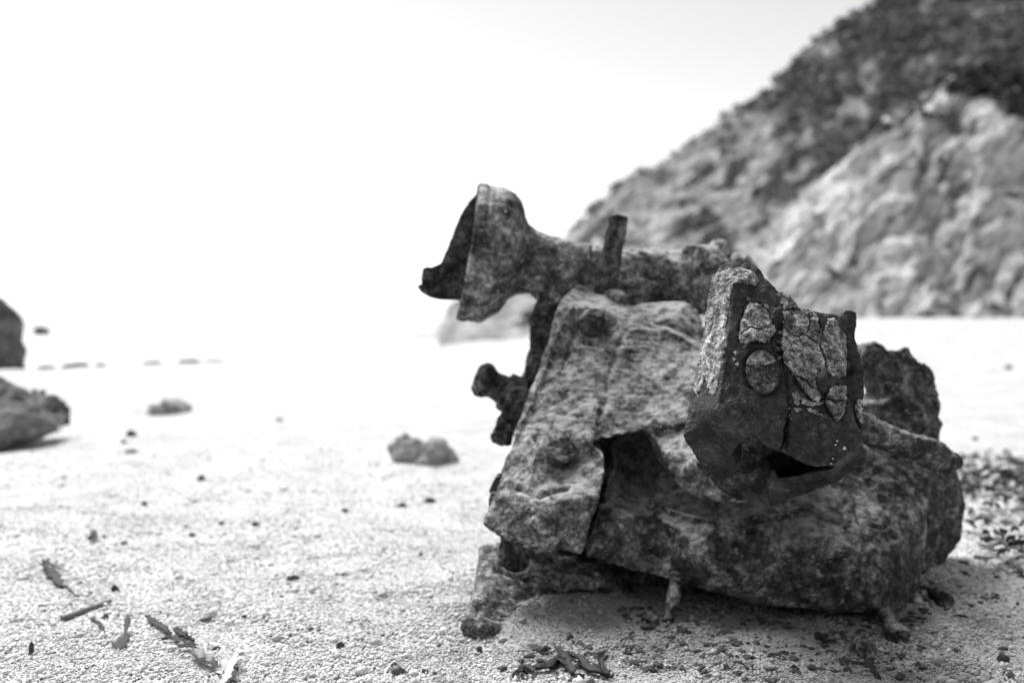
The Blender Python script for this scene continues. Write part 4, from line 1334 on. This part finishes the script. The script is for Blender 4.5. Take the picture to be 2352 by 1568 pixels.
M_CLIFF = rock_mat("cliff_rock", 0.20, 0.48, 0.66, 1.3, 1.0, 0.5, stretch=(3.2, 1.0, 1.0), rot=(0, math.radians(-52), 0), con=1.3, cracks=0.9)
top_xy = [(1735, 720), (1790, 672), (1830, 632), (1880, 572), (1930, 502), (1985, 432), (2020, 362), (2050, 302), (2090, 322), (2130, 302), (2180, 262), (2230, 217), (2260, 197), (2290, 205), (2312, 262), (2360, 285), (2450, 260), (2700, 160), (3000, 110)]
tx, ty = zip(*top_xy)
cliff_cols = [(x, 790, np.interp(x, [1735, 1900, 2352, 3000], [36, 31, 29, 30]), np.interp(x, tx, ty), np.interp(x, [1735, 1900, 2352, 3000], [37, 37, 39, 41])) for x in sorted(set(list(tx) + list(np.linspace(1735, 5000, 60))))]
kV, kN, kF = terrain("cliff", cliff_cols, 620, 160, M_CLIFF, ((3.2, 0.30), (1.2, 0.32), (0.45, 0.2)), "pale craggy rock face at the foot of the hill", seed=5, streak=math.radians(52), ridge=0.75)

M_HEAD = rock_mat("headland_rock", 0.22, 0.36, 0.50, 0.25, 0.6, 0.4)
terrain("headland", [(1008, 797, 92, 780, 96), (1014, 797, 92, 735, 98), (1030, 796, 92, 697, 100), (1060, 796, 93, 686, 102), (1120, 794, 94, 668, 104), (1200, 792, 95, 640, 108), (1300, 790, 95, 560, 115), (1420, 788, 95, 480, 120)], 140, 70,
        M_HEAD, ((8, 0.5), (2.5, 0.3)), "pale distant headland dropping to the sea", seed=8)
terrain("far_point", [(924, 777, 180, 776, 181), (948, 778, 178, 767, 184), (965, 778, 176, 765, 185), (985, 778, 175, 769, 186), (1010, 779, 172, 752, 186), (1100, 780, 170, 735, 190)], 90, 16, M_HEAD, ((5, 0.25),), "low far rocky point at the headland's tip", seed=9)


def build_scrub():
    """bushes all over the hillside, too many and too blurred to count"""
    m, nt, b = new_mat("scrub_leaves")
    at = nt.nodes.new("ShaderNodeAttribute"); at.attribute_name = "shade"
    nt.links.new(at.outputs["Fac"], b.inputs["Base Color"])
    b.inputs["Roughness"].default_value = 0.8
    b.inputs["Specular IOR Level"].default_value = 0.15
    nfront = 520 * 150
    pos, sh, sz = [], [], []
    mask = fbm(hV[:nfront], 4, 3, 71) + 0.4 * fbm(hV[:nfront], 12, 2, 72)
    q = proj(hV[:nfront])
    # more scrub towards the top right of the hillside, barer ground low at the left
    want = mask + 0.62 * smooth01((q[:, 0] - 1400) / 600) + 0.2 * smooth01((500 - q[:, 1]) / 500) - 0.3
    idx = np.nonzero(want > rng.random(nfront) * 0.9)[0]
    idx = idx[(q[idx, 0] > 1150) & (q[idx, 0] < 2600) & (q[idx, 1] > -200)]
    idx = rng.choice(idx, min(5200, len(idx)), replace=False)
    rid = np.arange(149 * 520, 150 * 520)
    rid = rng.choice(rid[(rid % 520) < 170], 90, replace=False)
    for i in np.concatenate([idx, rid]):
        pos.append(hV[i]); sz.append(rng.uniform(0.3, 0.85)); sh.append(rng.uniform(0.075, 0.24))
    mk = fbm(kV[:620 * 160], 3, 2, 5)
    qk = proj(kV[:620 * 160])
    up = np.nonzero((mk + 0.8 * smooth01((480 - qk[:, 1]) / 300) > 0.75) & (qk[:, 0] < 2500))[0]
    for i in rng.choice(up, min(260, len(up)), replace=False):
        pos.append(kV[i]); sz.append(rng.uniform(0.25, 0.6)); sh.append(rng.uniform(0.03, 0.09))
    pos, sz, sh = np.array(pos), np.array(sz), np.array(sh)
    n, L = len(pos), 30
    dirs = rng.normal(size=(n, L, 3)); dirs /= np.linalg.norm(dirs, axis=2, keepdims=True)
    dirs[:, :, 2] = np.abs(dirs[:, :, 2]) * 0.9
    C = pos[:, None, :] + dirs * (sz[:, None] * rng.uniform(0.45, 1.0, (n, L)))[:, :, None]
    A = rng.normal(size=(n, L, 3)); A /= np.linalg.norm(A, axis=2, keepdims=True)
    B = np.cross(A, rng.normal(size=(n, L, 3))); B /= np.linalg.norm(B, axis=2, keepdims=True)
    w = (sz[:, None, None] * rng.uniform(0.18, 0.32, (n, L, 1)))
    V = np.stack([C - A * w, C + B * w * 0.7, C + A * w, C - B * w * 0.7], axis=2).reshape(-1, 3)
    nq = n * L
    me = bpy.data.meshes.new("scrub")
    me.vertices.add(nq * 4); me.vertices.foreach_set("co", V.reshape(-1))
    me.loops.add(nq * 4); me.loops.foreach_set("vertex_index", np.arange(nq * 4, dtype=np.int32))
    me.polygons.add(nq); me.polygons.foreach_set("loop_start", np.arange(0, nq * 4, 4, dtype=np.int32))
    me.update(); me.validate()
    a = me.attributes.new("shade", 'FLOAT', 'POINT')
    leaf = np.repeat(sh, L) * rng.uniform(0.6, 1.5, nq)
    a.data.foreach_set("value", np.repeat(leaf, 4))
    me.materials.append(m)
    o = bpy.data.objects.new("scrub", me); COL.objects.link(o)
    tag(o, "dense low scrub growing over the hillside", "scrub", None, "stuff")


build_scrub()


def build_fill_block_hill():
    """unseen hillside added behind the camera to cut sky fill on the wreck"""
    na, nr = 120, 40
    az = np.linspace(math.radians(75), math.radians(258), na)
    V = []
    for k in range(nr):
        u = k / (nr - 1)
        R = 7.5 + 13 * u
        V.append(np.stack([R * np.sin(az), R * np.cos(az), -0.6 + 17 * u ** 1.05 * np.ones_like(az)], axis=-1))
    V = np.array(V).reshape(-1, 3)
    i = np.arange(nr - 1)[:, None] * na; j = np.arange(na - 1)[None, :]
    FC = np.stack([i + j, i + na + j, i + na + j + 1, i + j + 1], axis=-1).reshape(-1, 4).tolist()
    N = normals(V, FC)
    V = V + N * (0.9 * fbm(V, 3.5, 4, 15) + 0.5 * ridged(V, 2.0, 3, 16))[:, None]
    tag(mesh_obj("hill", V, FC, M_HILL), "unseen scrub hillside added behind the camera to block sky fill", None, None, "structure")


build_fill_block_hill()
